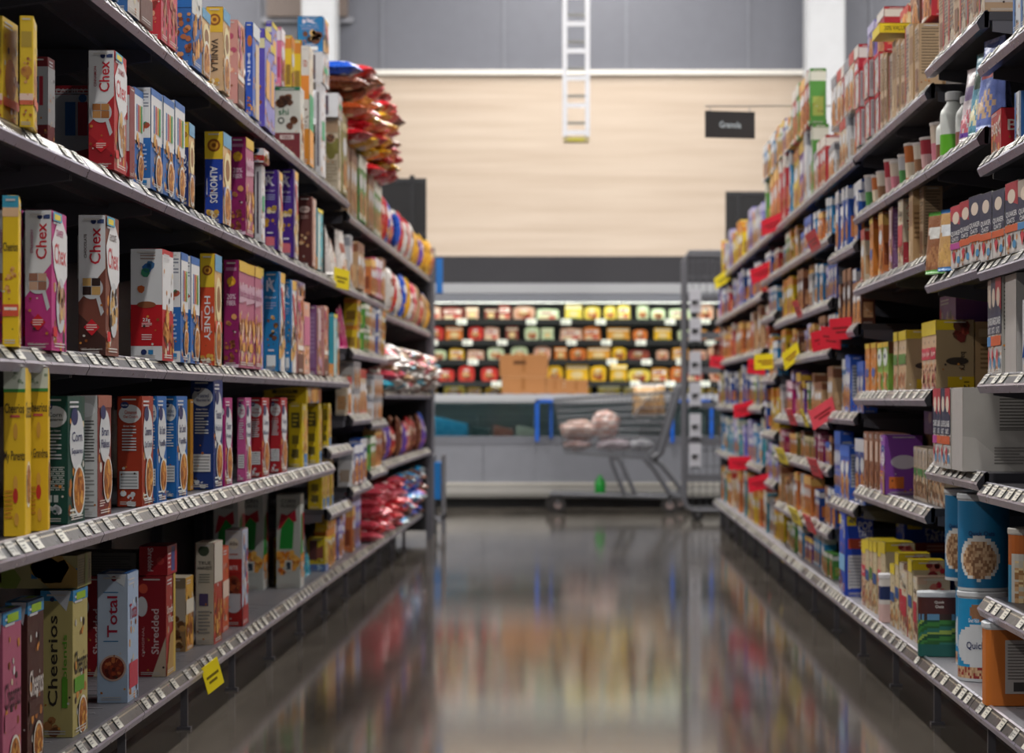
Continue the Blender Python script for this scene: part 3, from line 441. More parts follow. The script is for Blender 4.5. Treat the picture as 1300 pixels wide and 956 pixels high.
BAGS = {'b_red': ('bright red', bagcol('#b81c28','#c83038','#e0c8c0','#d88a3c')), 'b_pink': ('pink and red', bagcol('#c84858','#d06878','#e0c0c0','#e0a090')),
 'b_brown': ('brown', bagcol('#6c3c28','#8a5438','#d8c0a0','#c89060')), 'b_yel': ('golden yellow', bagcol('#d8a020','#e0b430','#7a4420','#c87020')),
 'b_org': ('orange', bagcol('#c8582c','#d87038','#e0c898','#8a3c1c')), 'b_blue': ('bright blue', bagcol('#1c4cb0','#2458b8','#d0d4e0','#d8a040')),
 'b_white': ('white and brown', bagcol('#c4c0bc','#d0ccc8','#8a4430','#b07848')), 'b_grn': ('bright green', bagcol('#2c9430','#3ca03c','#d8d8a0','#c8a048')),
 'b_teal': ('teal', bagcol('#167c94','#1c8ca4','#c8d4d4','#48a8b4')), 'b_mag': ('magenta', bagcol('#a01c5c','#a82868','#d8a8c0','#d8709c')),
 'b_cyan': ('sky blue and white', bagcol('#2490c8','#c8d8e0','#e0e4e8','#38a048')), 'b_tan': ('tan', bagcol('#a88864','#b89874','#6c4830','#c8a880')),
 'b_pur': ('purple', bagcol('#5c3ca0','#6c4cb0','#d8d0e0','#c87898'))}
def cyl(name, r, h, colf, lid=None, lidr=1.04, lidh=.012, k=80, words=(), mat=None, sq=None, taper=1., lidname='lid'):
    """round or rounded-square tub with its wrap print, returns mesh pair"""
    mb = MB(); n = 30
    prof = [(r*(taper+(1-taper)*i/n), h*i/n) for i in range(n+1)]
    kw = dict(k=k)
    if sq: kw.update(sx=sq[0], sy=sq[1], pw=.35)
    mb.lathe([(r*taper*.97, 0)]+[(a, b+.001) for a, b in prof[0:]], lambda a, z, i: colf(a, z/h), **kw)
    for s, ang, v, ln, ht, col in words:           # wrap lettering round the wall
        vs, fs = text(s); m = len(mb.v)
        for x, y in vs:
            if sq:
                mb.v.append((x*ln, -(r*sq[1]+.0008), h*(v+y*ht)))
            else:
                t = ang+x*ln/r; mb.v.append(((r+.0012)*math.cos(t), (r+.0012)*math.sin(t), h*(v+y*ht)))
        for f in fs: mb.f.append(tuple(m+i for i in f)); mb.c.append(lin(col))
    body = mb.mesh(name, PRINT, smooth=False)
    lm = None
    if lid:
        m2 = MB(); kk = dict(kw)
        m2.lathe([(r*lidr*.985, h-.003), (r*lidr, h), (r*lidr, h+lidh*.8), (r*lidr*.96, h+lidh), (r*lidr*.9, h+lidh*.8), (.001, h+lidh*.8)], lid, **kk)
        lm = m2.mesh(lidname, PLASTIC)
    return body, lm
def thing2(name, pair, loc, rz, lidname='lid'):
    o = link(name, pair[0], None, loc, rz)
    if pair[1]: link(lidname, pair[1], o)
    return o
def hsh(a, v, n, p=12, q=26): return int(abs(math.sin(round(a*p)*12.9898+round(v*q)*78.233))*43758.5) % n
def ang_in(a, c, w): return abs((a-c+PI) % (2*PI)-PI) < w
def oat_col(a, v):      # blue oats canister; front at angle -90 degrees
    if v > .97 or v < .03: return '#b8bcc0'
    d = (a+PI/2+PI) % (2*PI)-PI
    if (d/.85)**2+((v-.36)/.24)**2 < 1: return ['#b08a68','#c8a884','#8a6448'][hsh(a, v, 3, 14, 30)] if (d/.7)**2+((v-.34)/.2)**2 < 1 else '#d0d0cc'
    if ang_in(a, PI*.65, .5) or ang_in(a, PI*.2, .35): return '#b4b8bc' if .1 < v < .8 and int(v*14) % 2 else '#2c6c90'
    return '#1d6c98'
def oat2_col(a, v):
    d = (a+PI/2+PI) % (2*PI)-PI
    if v > .97 or v < .03: return '#b8bcc0'
    if (d/1.25)**2+((v-.42)/.25)**2 < 1: return '#c4c8cc'
    if (d/.5)**2+((v-.82)/.1)**2 < 1: return '#8a6448'
    if v < .18: return ['#b08a68','#c8a884','#8c2c2c'][hsh(a, v, 3, 14, 30)]
    return '#1f86b8'
def tall_oats(): return cyl('oatmeal_canister', .068, .245, oat_col, lid='#c4c8cc', words=[('Quick Oats', -PI/2+.1, .62, .07, .06, '#1c2a5c')])
def big_oats(): return cyl('oatmeal_canister', .068, .225, oat2_col, lid='#c4c8cc', words=[('Quick Oats', -PI/2+.12, .42, .1, .1, '#1c2a5c'), ('Great Value', -PI/2-.3, .72, .03, .05, '#dde0e8')])
def crn_col(a, v):
    if v > .96: return '#c0bab4'
    d = (a+PI/2+PI) % (2*PI)-PI
    if abs(d) < .75 and v < .62: return ['#c8a074','#e0c898','#a07448','#c8c0b0'][hsh(a, v, 4, 14, 24)]
    if abs(d) < .8: return '#b8642c' if v > .7 else '#c8c4bc'
    return '#b0602c' if v > .55 else '#3a8ab0'

# ------------------------------------------------------------------ gondola shelving
GREY, DARK = '#3b3a40', '#1b1a1e'
LABM = {}
def rail_parts(shelf, y0, y1, X, z, sgn, rnd, dens):
    """price rail along the front of a shelf with its labels; X is the front plane, sgn -1 left aisle / +1 right"""
    r = MB()
    a = lambda x: sgn*x                     # bigger |x| is deeper into the shelf
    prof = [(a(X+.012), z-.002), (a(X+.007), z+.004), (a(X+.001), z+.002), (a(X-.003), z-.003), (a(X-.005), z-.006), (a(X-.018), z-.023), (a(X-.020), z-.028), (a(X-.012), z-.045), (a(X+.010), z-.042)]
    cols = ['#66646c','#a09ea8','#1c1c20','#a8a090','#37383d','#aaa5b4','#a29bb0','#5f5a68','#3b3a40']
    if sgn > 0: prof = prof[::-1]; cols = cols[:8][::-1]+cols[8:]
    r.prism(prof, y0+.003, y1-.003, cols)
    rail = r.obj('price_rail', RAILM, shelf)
    y = y0+.03+rnd.random()*.04
    w = .052; n = 0
    while y+w < y1-.02:
        if rnd.random() < dens+.1:
            key = (sgn, rnd.randrange(3))
            if key not in LABM:
                m = MB(); tilt = Vector((-.021*sgn, 0, -.028)).normalized()       # down the rail face
                nrm = Vector((-.028*sgn, 0, .021)).normalized()
                def card(ya, yb, s0, s1, off, col):
                    P = [nrm*off+tilt*s0+Vector((0,ya,0)), nrm*off+tilt*s0+Vector((0,yb,0)), nrm*off+tilt*s1+Vector((0,yb,0)), nrm*off+tilt*s1+Vector((0,ya,0))]
                    Q = [p-nrm*.0015 for p in P]
                    if sgn > 0: m.poly(P[::-1], col); m.poly(Q, col)
                    else: m.poly(P, col); m.poly(Q[::-1], col)
                    for i in range(4): m.poly([P[i], P[(i+1) % 4], Q[(i+1) % 4], Q[i]], col)
                card(0, .052, .002, .031, .003, ['#c4c0b4','#b4b2ac','#c8c6bc'][key[1]])
                card(.006, .046, .006, .0095, .0036, '#6a6862')
                card(.008, .03, .015, .018, .0038, '#6c6c6c')
                card(.008, .026, .021, .0235, .0038, '#7c7c7c')
                if key[1] == 1: card(.036, .048, .014, .026, .0038, '#8a8a86')
                LABM[key] = m.mesh('price_label', PRINT)
            link('price_label', LABM[key], rail, (sgn*(X+.001), y, z+.002)); n += 1
        y += w+rnd.choice((.04,.05,.07,.11,.16))
def bay(side, i, y0, y1, shelves, zt=2.42, base=True, XB=1.10, XF=1.045):
    """one section of gondola: back panel, uprights, base deck, shelves. shelves = [(z, front X)]"""
    sgn = -1 if side == 'left' else 1; rnd = random.Random(i*7+(side == 'left')*100)
    root = empty('gondola_shelving', (0, 0, 0))
    BX = 1.56; A = lambda x: sgn*x
    m = MB(); m.box(A(BX), y0, .02, A(BX+.02), y1, zt, DARK)
    for k in range(5): m.box(A(BX-.004), y0+.01, .2+k*.42, A(BX), y1-.01, .6+k*.42, '#222126')
    m.obj('back_panel', PAINT, root)
    for y in (y0+.004, y1-.024):
        m = MB(); m.box(A(BX-.04), y, .02, A(BX), y+.02, zt, GREY)
        for k in range(22): m.box(A(BX-.0405), y+.007, .25+k*.095, A(BX-.039), y+.013, .29+k*.095, '#0c0c0e')
        m.obj('upright', PAINT, root)
    # base deck
    m = MB(); m.box(A(XB), y0+.002, .165, A(BX-.04), y1-.002, .195, '#77767c')
    for k in range(9): m.box(A(XB+.06), y0+.05+k*.095, .1955, A(XB+.2), y0+.056+k*.095, .1965, '#9c9aa0')
    d = m.obj('base_deck', PAINT, root); rail_parts(d, y0, y1, XB, .195, sgn, rnd, .8)
    m = MB(); m.box(A(XB+.16), y0, 0, A(XB+.175), y1, .165, '#111113'); m.obj('kick_plate', PAINT, root)
    for y in (y0+.01,):
        m = MB(); m.box(A(XB+.03), y, 0, A(XB+.05), y+.012, .165, '#5a585e'); m.box(A(XB+.02), y-.008, 0, A(XB+.06), y+.02, .008, '#5a585e'); m.obj('foot', PAINT, root)
    for z, X in shelves:
        m = MB(); m.box(A(X), y0+.003, z-.022, A(BX-.045), y1-.003, z, GREY)
        m.box(A(X), y0+.003, z-.04, A(X+.012), y1-.003, z-.02, '#4a4850'); m.box(A(X+.12), y0+.02, z-.034, A(X+.16), y1-.02, z-.022, '#34333a')
        m.box(A(X+.3), y0+.02, z-.034, A(X+.34), y1-.02, z-.022, '#34333a')
        s = m.obj('shelf', PAINT, root)
        for y in (y0+.004, y1-.010):
            b = MB()
            pr = [(A(BX-.045), z-.022), (A(BX-.045), z-.13), (A(X+.2), z-.075), (A(X+.02), z-.05), (A(X+.02), z-.022)]
            if sgn > 0: pr = pr[::-1]
            b.prism(pr, y, y+.006, '#55545c'); b.obj('bracket', PAINT, s)
        rail_parts(s, y0, y1, X, z, sgn, rnd, .85)
    nm = ORD[i]
    tag(root, f'dark grey gondola shelving section, {nm} from the camera on the {side} side of the aisle', 'shelving')
    return root

PIT = .93
LY = [4.08+PIT*k for k in range(14)]         # left joints, last 16.17
RY = [5.11+PIT*k for k in range(15)]         # right joints, last 18.13
SA = [(1.82,1.045),(1.444,1.045),(1.035,1.045),(.688,1.015)]
LSH = {}
for i in range(6): LSH[i] = list(SA)
LSH[5] = SA+[(2.11,1.15)]
LSH[6] = [(1.82,1.045),(1.444,1.045),(1.035,1.045),(.745,1.03),(.50,1.03),(2.11,1.15)]
LSH[7] = [(1.765,1.045),(1.444,1.045),(1.165,1.03),(.87,1.03),(.555,1.03)]
LSH[8] = [(1.765,1.045),(1.444,1.045),(1.165,1.03),(.84,1.03),(.60,1.03)]
for i in range(9, 13): LSH[i] = [(1.765,1.045),(1.40,1.045),(.99,1.045),(.615,1.045)]
LY = LY[:14]
for i in range(13): bay('left', i, LY[i], LY[i+1], LSH[i])
xr = 1.0
RSH = {0: [1.79,1.54,1.28,1.0,.73,.445], 1: [1.91,1.62,1.29,.755], 2: [1.85,1.64,1.38,.965,.625], 3: [1.85,1.64,1.38,.965,.625], 4: [1.84,1.525,1.216,.89,.553]}
RSH[2] = RSH[3] = [1.85,1.62,1.36,.965,.625]
for i in (5,6,7): RSH[i] = [1.84,1.61,1.35,1.15,.864,.67,.415]
RSH[8] = [1.84,1.61,1.40,1.065,.77,.51]
for i in range(9,14): RSH[i] = [1.84,1.54,1.225,.905,.565]
for i in range(14): bay('right', i, RY[i], RY[i+1], [(z, xr) for z in RSH[i]]+([(2.06,1.08)] if i == 5 else []), XB=.98)
# ------------------------------------------------------------------ goods, front rows read off shelf by shelf
TRND = random.Random(99); NEARR = False
GRP = {'cereal_box':'cereal boxes','snack_bar_box':'snack bar boxes','oatmeal_box':'oatmeal boxes','toaster_pastry_box':'toaster pastry boxes'}
def setbox(dn, name, side, d, X, z, w, h, t, label, cat, group=None, turn=0., dz=0., inset=0.):
    sgn = -1 if side == 'left' else 1
    if side == 'right' and NEARR and d >= 6.78: d *= 1.03
    me = box_mesh(dn, w, h, t); q = (dz > .01) or abs(turn) > 0
    jt = 0 if q else (TRND.random()-.5)*.05; js = 0 if q else TRND.random()*.006
    o = link(name, me, None, (sgn*(X+inset+js+t/2), d+w/2, z+dz), (PI/2 if side == 'left' else -PI/2)+turn+jt)
    return tag(o, label, cat, group or GRP.get(name, cat+'s')+f' on the {side} shelving')
def row(side, shelf, z, X, items, name='cereal_box', cat='cereal box', wmax=.15):
    """items: (inner px edge of side panel, front px edge, top px, design, label, options)"""
    global NEARR
    keep, NEARR = NEARR, False
    out = []
    sg = -1 if side == 'left' else 1
    ds = []
    for it in items:
        xi, xf, yt = it[:3]; off = sg*(xf-VX); op = it[5] if len(it) > 5 else {}
        XX = op.get('X', X); d = F*XX/off; t = max(.02, abs(xi-xf)*d/F); zz = op.get('z', z)
        h = CH+(VY-yt)*d/F-zz; ds.append((d, t, h, XX, zz, op))
    order = sorted(range(len(items)), key=lambda i: ds[i][0])
    for i in range(len(items)):
        d, t, h, XX, zz, op = ds[i]
        w = op.get('w', wmax)
        near = [ds[j][0] for j in range(len(items)) if j != i and ds[j][0] > d and 'free' not in ds[j][5] and 'free' not in op]
        if near: w = min(w, min(near)-d-.004)
        w = max(w, .012); h = op.get('h', h)
        n = op.get('n', 1); desc = items[i][4]; dn = items[i][3]
        for k in range(n):
            ww = op.get('w', w) if n > 1 else w
            lab = desc if n == 1 else f'{desc}, {ORD[k]} of its row from the camera'
            out.append(setbox(dn, op.get('name', name), side, d+k*(ww+.003), XX, zz, ww, h, op.get('t', t), f'{lab}, {shelf}', op.get('cat', cat), turn=op.get('turn', 0)))
        # further copies standing deeper on the shelf where the photo shows them
        for k in range(op.get('deep', 0)):
            setbox(dn, op.get('name', name), side, d, XX+(k+1)*(t+(.02 if 'turn' in op else .004)), zz, w, h, op.get('t', t), f'{desc}, {"directly" if k == 0 else ORD[k]} behind the front one, {shelf}', op.get('cat', cat))
    NEARR = keep
    return out
L2, L3, L4, L5, L1 = 'left aisle second shelf', 'left aisle third shelf', 'left aisle fourth shelf', 'left aisle bottom shelf', 'left aisle top shelf'
row('left', L2, 1.444, 1.03, [
 (18,35,20,'yellow_hearts','yellow oat hearts cereal box',{'deep':1,'turn':.17,'w':.12}),
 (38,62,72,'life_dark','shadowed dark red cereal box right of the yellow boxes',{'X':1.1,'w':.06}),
 (113,145,64,'chex_red','tall white and red cinnamon cereal box with waffle square'),
 (166,172,110,'life_blue','recessed white and blue cereal box beside the cinnamon family box',{'X':1.05}),
 (172,194,111,'life_blue','white over blue square cereal box with coloured letters'),
 (197,208,121,'life_blue','narrow white over blue cereal box between two like it'),
 (209,222,127,'life_blue','white over blue cereal box left of the dark honey box',),
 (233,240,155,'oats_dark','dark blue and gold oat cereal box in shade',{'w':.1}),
 (262,285,167,'oats_almonds','royal blue cereal box with yellow top reading ALMONDS'),
 (294,314,174,'raisin_bran','magenta raisin bran box reading 20% FIBER'),
 (327,332,208,'white_slim','slim white cereal box under a small red one',{'w':.1}),
 (334,353,216,'flake_purple','purple flake cereal box, nearer of the two',),
 (355,373,215,'flake_purple','purple flake cereal box, farther of the two'),
 (379,396,250,'brown_nut','dark brown raisin and nut cereal box',),
 (398,404,264,'teal_slim','teal and yellow slim cereal box')])
# family box turned to face the camera, behind the tall cinnamon one
d0 = 5.47; w0 = 102*d0/F
o = link('cereal_box', box_mesh('life_cinnamon_face', w0, .205, .06), None, (-(742-114)*d0/F, 5.495, 1.444)); tag(o, 'red and white family size cinnamon cereal box facing the camera on left second shelf', 'cereal box')
row('left', L3, 1.035, 1.03, [
 (-6,14,248,'yellow_hearts_tall','bright yellow oat cereal box at the picture edge',{'turn':.2,'w':.13}),
 (33,66,267,'chex_pink','pink and white strawberry cereal box',{'deep':1}),
 (103,137,273,'chex_brown','chocolate brown and white cereal box with waffle square'),
 (167,207,316,'life_red','white over red cereal box with bar pictures'),
 (207,229,320,'life_blue','white over blue cereal box next to the red one',{'w':.12}),
 (236,243,325,'life_blue','white over blue cereal box left of the orange honey one'),
 (256,274,322,'oats_honey','orange cereal box with yellow top reading HONEY'),
 (284,303,330,'raisin_bran','magenta raisin bran box',{'n':3,'w':.17}),
 (321,326,338,'minis_purple','blue and orange slim cereal box beside the magenta row',{'X':1.05}),
 (335,354,345,'flake_blue','blue flake cereal box, nearer of the two'),
 (364,370,355,'flake_blue','blue flake cereal box, farther of the two'),
 (374,380,375,'pink_orange','pink and orange cereal box'),
 (383,387,383,'pink_yellow','pink and yellow cereal box'),
 (391,403,388,'mauve_box','mauve cereal box'),
 (404,412,388,'pink_orange','brown and orange cereal box at the shelf end'),
 (421,425,398,'teal_slim','sky blue slim cereal box at the shelf end')])
setbox('lavender_flat','cereal_box','left',8.78,1.05,1.035,.3,.055,.1,'lavender box lying across others on left third shelf','cereal box',dz=.284)
setbox('life_red','cereal_box','left',7.69,1.02,1.444,.12,.045,.06,'small red box lying on slim white box, left second shelf','cereal box',dz=.25)
row('left', L4, .69, 1.03, [
 (-1,26,467,'cheerios_parents','yellow oat cereal box reading My Parents',{'turn':.14,'w':.12}),
 (27,53,467,'cheerios_yellow','yellow oat cereal box reading My Grandma',{'w':.12,'turn':.19,'free':1}),
 (54,90,503,'gv_green','dark green corn squares box with dotted puzzle'),
 (119,126,502,'gv_bran','brown bran flakes box with white ingredient side',{'t':.05}),
 (150,181,503,'gv_orange','burnt orange cinnamon oat crunch box'),
 (191,200,503,'gv_blue','medium blue oat crunch box, nearer of the two',{'w':.12}),
 (209,225,503,'gv_blue','medium blue oat crunch box, farther of the two'),
 (243,272,482,'gv_navy','tall navy whole grain oat cereal box'),
 (280,287,505,'gv_magenta','magenta fruity cereal box',{'t':.06}),
 (303,313,505,'gv_pink','pink frosted fruit cereal box',{'w':.14}),
 (319,335,505,'gv_red','deep red crispy rice box, nearer of the two'),
 (343,357,505,'gv_red','deep red crispy rice box, farther of the two')])
o = link('cereal_box', box_mesh('honey_face', .165, .25, .05), None, (-1.165, 6.66, .69), 0.0); tag(o, 'tall golden honey nut box facing the camera behind blue boxes, left fourth shelf', 'cereal box')
row('left', L4, .688, 1.05, [(368,385,515,'yellow_oats','yellow oat squares box, nearest of three',{'h':.235}), (388,405,517,'yellow_oats','yellow oat squares box, middle of three',{'h':.235,'w':.085}), (411,418,519,'yellow_oats','yellow oat squares box, farthest of three',{'h':.178,'w':.1,'z':.745})])
setbox('yellow_oats','cereal_box','left',9.12,1.05,.688,.5,.06,.16,'yellow box lying on top of the yellow oat squares boxes','cereal box',dz=.237)
for k in range(4): setbox('yellow_oats','cereal_box','left',9.69+k*.11,1.05,.50,.1,.2,.055,f'yellow oat squares box, {ORD[k]} of four on the left short shelf above the base','cereal box')
DKB = .196
row('left', L5, DKB, 1.12, [
 (-14,5,778,'cheer_pink','pink oat cereal box at the picture edge',{}),
 (9,37,765,'cheer_brown','chocolate brown oat cereal box with white lettering'),
 (55,96,750,'cheer_beige','beige oat cereal box reading blends in green'),
 (124,162,729,'total_box','pale blue box reading Total over a bowl of flakes'),
 (176,212,732,'wheat_red','tall crimson shredded wheat box',{'deep':3}),
 (250,273,689,'granola_tall','tall off-white harvest granola box with dark green emblem'),
 (274,284,690,'orange_slim','orange red cereal box before the white and red bran box',{'X':1.15,'h':.27}),
 (287,308,673,'bran_bite','white over red bran cereal box reading BITE'),
 (351,381,628,'corn_flakes','white corn flakes box with green and red panel, nearest'),
 (391,413,684,'yellow_small','small yellow and blue children cereal box',)])
setbox('orange_slim','cereal_box','left',8.12,1.14,DKB,.1,.27,.04,'orange and blue slim cereal box beside the bran box, left bottom shelf','cereal box',turn=.12)
for k,(xi,xf,yt) in enumerate([(302,335,628),(273,304,627)]):
    X = 1.25+.03*k; d = F*X/(VX-xf); 
    o = setbox('corn_flakes','cereal_box','left',d,X,DKB,.16,CH+(VY-yt)*d/F-DKB,(xf-xi)*d/F,['white corn flakes box standing deeper in shelf, right one of two','white corn flakes box standing deeper in shelf, left one of two'][k]+', left bottom','cereal box')
setbox('cheer_lying','cereal_box','left',5.34,1.12,DKB,.15,.072,.34,'beige cereal carton lying across the upright boxes, left bottom shelf','cereal box',dz=.326)
setbox('wheat_lying','cereal_box','left',6.49,1.12,DKB,.15,.078,.075,'crimson shredded wheat box lying on top of the crimson one','cereal box',dz=.271)
setbox('dark_lying','cereal_box','left',6.5,1.205,DKB,.14,.06,.24,'dark printed carton lying across boxes beneath the fourth shelf','cereal box',dz=.271)
row('left', L5, DKB, 1.17, [(206,238,734,'granola_photo','wheat cereal box with photo of biscuits behind the crimson box',{'w':.14,'free':1})])
row('left', L1, 1.82, 1.03, [
 (118,135,-60,'life_blue','white and blue cereal box high at the picture top',{'h':.29}),
 (146,165,-45,'blue_crunch','blue and brown granola cluster box',{'h':.27}),
 (168,180,-40,'pink_orange','pale pink and cream cereal box',{'h':.27}),
 (187,207,-36,'red_berry','red berry oat box, nearer of the two',{'h':.27}),
 (209,216,-30,'red_berry','red berry oat box, farther of the two',{'h':.26,'w':.12}),
 (225,246,-26,'life_green','white over blue cereal box with green letter e',{'h':.28}),
 (249,258,8,'oats_dark','yellow and dark cereal box left of the tan vanilla one',{'w':.15}),
 (262,283,9,'oats_vanilla','tan cereal box with yellow top reading VANILLA'),
 (299,302,25,'pink_orange','pink and orange cereal box right of the vanilla one',{'t':.05}),
 (312,321,28,'minis_blue','royal blue mini wheats box with orange biscuits'),
 (330,336,36,'minis_purple','violet blue mini wheats box',{'t':.05}),
 (341,344,55,'minis_purple','violet and cream mini wheats box beside the chocolate one',{'t':.04,'w':.12}),
 (349,381,110,'kashi_box','white and maroon chocolate clusters cereal box',{'w':.14,'X':1.04}),
 ])
row('left', L1, 1.82, 1.03, [
 (383,393,58,'orange_white','orange and white oat clusters box',{'n':1}),
 (404,409,105,'white_slim','slim white cereal box with dark stripe',{'w':.15}),
 (412,430,150,'olive_beige','beige box with olive emblem and biscuits',{'w':.12})])
setbox('white_slim','cereal_box','left',10.1,1.03,1.82,.17,.1,.1,'white carton lying on the beige olive box, left top shelf','cereal box',dz=.30)
setbox('white_slim','cereal_box','left',9.5,1.03,1.82,.24,.12,.07,'green edged white carton stacked near top of left shelf','cereal box',dz=.366)
row('left', 'left aisle raised upper shelf', 2.11, 1.11, [(340,346,-20,'minis_purple','violet cereal box against the grey wall',{'h':.2,'X':1.13}),(352,358,26,'f_pink','pink and lilac cereal box',{'h':.22,'w':.12,'X':1.13}),(362,370,28,'f_yel','yellow and orange cereal box',{'h':.22,'X':1.12,'w':.1}),(374,383,26,'f_yel','bright yellow cereal box above the chocolate clusters',{'h':.24,'w':.2})])
setbox('flake_blue','cereal_box','left',9.52,1.03,1.82,.2,.14,.1,'blue topped carton crowning the stack by the snack bags','cereal box',dz=.488)

# --- generic fill for the rows the lens blurs
USED = {}
def fill(side, i, si, z, X, y0, y1, hmax, fams, name, cat, shelf, stack=1, seed=0, wr=(.1,.2), hr=(.5,.85), tr=(.04,.07), jitter=.03):
    rnd = random.Random(seed*131+i*17+si*5+(side == 'left')); y = y0+.012; k = 0
    while y < y1-.06:
        fm = rnd.choice(fams); w = round(rnd.uniform(*wr), 2); h = round(max(.08, hmax*rnd.uniform(*hr)), 2); t = round(rnd.uniform(*tr), 2)
        n = rnd.choice((1,1,2,2,3))
        st = stack if stack == 1 else (2 if h < hmax*.48 else 1)
        ins = rnd.choice((0,0,.01,.02,jitter))
        for q in range(n):
            if y+w > y1-.004: break
            for s in range(st):
                key = (side, i, si, fm); USED[key] = USED.get(key, 0)+1
                lab = f"{FAM[fm]} {cat}, {ORD[min(19, USED[key]-1)]} such in {ORD[i]} section, {shelf}"
                setbox(fm, name, side, y, X, z, w, h, t, lab, cat, dz=s*(h+.001), inset=ins)
            y += w+.004
        y += rnd.choice((.003,.01,.03)); k += 1
def fillbags(side, i, si, z, X, y0, y1, hmax, kinds, shelf, seed=0, w=.15, name='snack_bag', cat='snack bag', stand=False, st=1, lean=.12):
    rnd = random.Random(seed*77+i*13+si); y = y0+.01
    n = 0
    while y < y1-.08:
        kd = rnd.choice(kinds); h = round(min(hmax/st*.92, rnd.uniform(.17,.24)), 2); ww = round(w*rnd.uniform(.85,1.15), 2); t = .075
        if y+ww > y1: break
        for s in range(st):
            key = (side, i, si, kd); USED[key] = USED.get(key, 0)+1
            me = bag_mesh(kd+('s' if stand else ''), ww, h, t, BAGS[kd][1], stand, rnd.randrange(4))
            sgn = -1 if side == 'left' else 1
            o = link(name, me, None, (sgn*(X+.05+rnd.uniform(-.02,.04)), y+ww/2, z+s*(h+.002)), (PI/2 if side == 'left' else -PI/2)+rnd.uniform(-.35,.35)*(lean*4))
            tag(o, f"{BAGS[kd][0]} {cat}, {ORD[min(19,USED[key]-1)]} such in {ORD[i]} section, {shelf}", cat, cat+f's on the {side} shelving')
        y += ww+.004
LW = {0:'left top shelf',1:'left second shelf',2:'left third shelf',3:'left fourth shelf',4:'left lower shelf',5:'left raised shelf'}
# left, middle sections
B = lambda *a: list(a)
fillbags('left', 6, 1, 1.444, 1.02, 9.74, 10.55, .3, B('b_blue','b_white','b_org','b_white'), LW[1], 1, stand=True, name='snack_pouch', cat='pouch')
fill('left', 6, 2, 1.035, 1.03, 10.13, 10.58, .38, ['f_brn','f_lav','f_teal','f_tan'], 'cereal_box', 'cereal box', LW[2], hr=(.5,.65))
fill('left', 7, 1, 1.444, 1.02, 10.62, 11.5, .28, ['f_brn','f_wht','f_lav','f_tan','f_cream'], 'snack_bar_box', 'snack bar box', LW[1])
fill('left', 8, 1, 1.444, 1.02, 11.55, 12.4, .28, ['f_brn','f_tan','f_pink','f_org'], 'snack_bar_box', 'snack bar box', LW[1])
fillbags('left', 7, 2, 1.165, 1.02, 10.62, 11.0, .24, B('b_teal','b_mag','b_teal'), LW[2], 4, w=.12, stand=True, name='snack_pouch', cat='pouch')
fill('left', 7, 2, 1.165, 1.02, 11.05, 11.5, .26, ['f_blue','f_grn','f_yel'], 'snack_bar_box', 'snack bar box', LW[2], stack=2, wr=(.07,.1), hr=(.4,.47))
fill('left', 8, 2, 1.165, 1.02, 11.55, 12.42, .26, ['f_grn','f_yel','f_blue','f_wht'], 'snack_bar_box', 'snack bar box', LW[2], stack=2, wr=(.07,.12), hr=(.4,.47))
for i, y0 in ((7,10.6),(8,11.55)):
    fill('left', i, 3, LSH[i][3][0], 1.02, y0, y0+.9, .28, ['f_wht','f_red','f_cream','f_blue','f_grn'], 'snack_bar_box', 'snack bar box', LW[3], stack=2, hr=(.38,.8))
    fill('left', i, 4, LSH[i][4][0], 1.02, y0, y0+.9, .24, ['f_wht','f_blue','f_red','f_org','f_grn'], 'snack_bar_box', 'snack bar box', LW[4], hr=(.6,.95))
    fill('left', i, 6, DKB, 1.13, y0, y0+.9, .36, ['f_blue','f_lav','f_yel','f_org','f_olv'], 'snack_bar_box', 'snack bar box', 'left bottom shelf', stack=2, hr=(.4,.8))
fillbags('left', 6, 6, DKB, 1.14, 9.9, 10.42, .3, B('b_mag','b_org','b_teal','b_grn','b_red'), 'left bottom shelf', 8, stand=True, name='snack_pouch', cat='pouch')
fill('left', 6, 6, DKB, 1.15, 9.66, 9.88, .3, ['f_yel'], 'cereal_box', 'cereal box', 'left bottom shelf', hr=(.6,.7))
# top shelf: trays, bags heaped high beyond the cereal
def heap(i, z0, y0, y1, layers, kinds, seed, X=.965, shelf='top', sc=1., nm='snack_bag'):
    rnd = random.Random(seed); nn = {}
    for L in range(layers):
        y = y0+rnd.uniform(0, .05)
        while y+.15*sc < y1:
            kd = rnd.choice(kinds); w = rnd.choice((.15,.17,.19))*sc; h = rnd.choice((.19,.21,.23))*(sc+.1 if sc < 1 else 1)
            if y+w > y1+.02: break
            me = bag_mesh(kd, w, h, .065, BAGS[kd][1], False, 2)
            o = link(nm, me); M = Matrix(((0,0,1),(1,0,0),(0,1,0))).to_4x4()
            R_ = Matrix.Rotation(rnd.uniform(-.25,.25), 4, 'Z') @ M @ Matrix.Rotation(rnd.uniform(-.12,.12), 4, 'X')
            o.matrix_world = Matrix.Translation((-(X+h-.012*(L % 3)-rnd.uniform(0,.03)), y+w/2, z0+.03+L*.056)) @ R_
            nn[kd] = nn.get(kd, 0)+1
            tag(o, f"{BAGS[kd][0]} snack bag, {ORD[min(19, nn[kd]-1)]} such up the heap, {ORD[i]} section, left {shelf} shelf", 'snack bag', f'snack bags heaped on the left {shelf} shelf')
            y += w+.004
for i, y0, hh, fm in ((6,10.28,.34,['f_tan','f_olv']),(7,10.62,.3,['f_grn','f_tan','f_grn','f_brn']),(8,11.55,.26,['f_tan','f_grn','f_wht'])):
    fill('left', i, 0, 1.82 if i == 6 else 1.765, 1.02, y0, LY[i+1]-.01, hh, fm, 'snack_bar_box', 'snack bar box', LW[0], hr=(1,1), wr=(.12,.2), jitter=.01)
heap(6, 2.162, 10.3, 10.58, 4, B('b_red','b_brown','b_org','b_blue','b_brown'), 5)
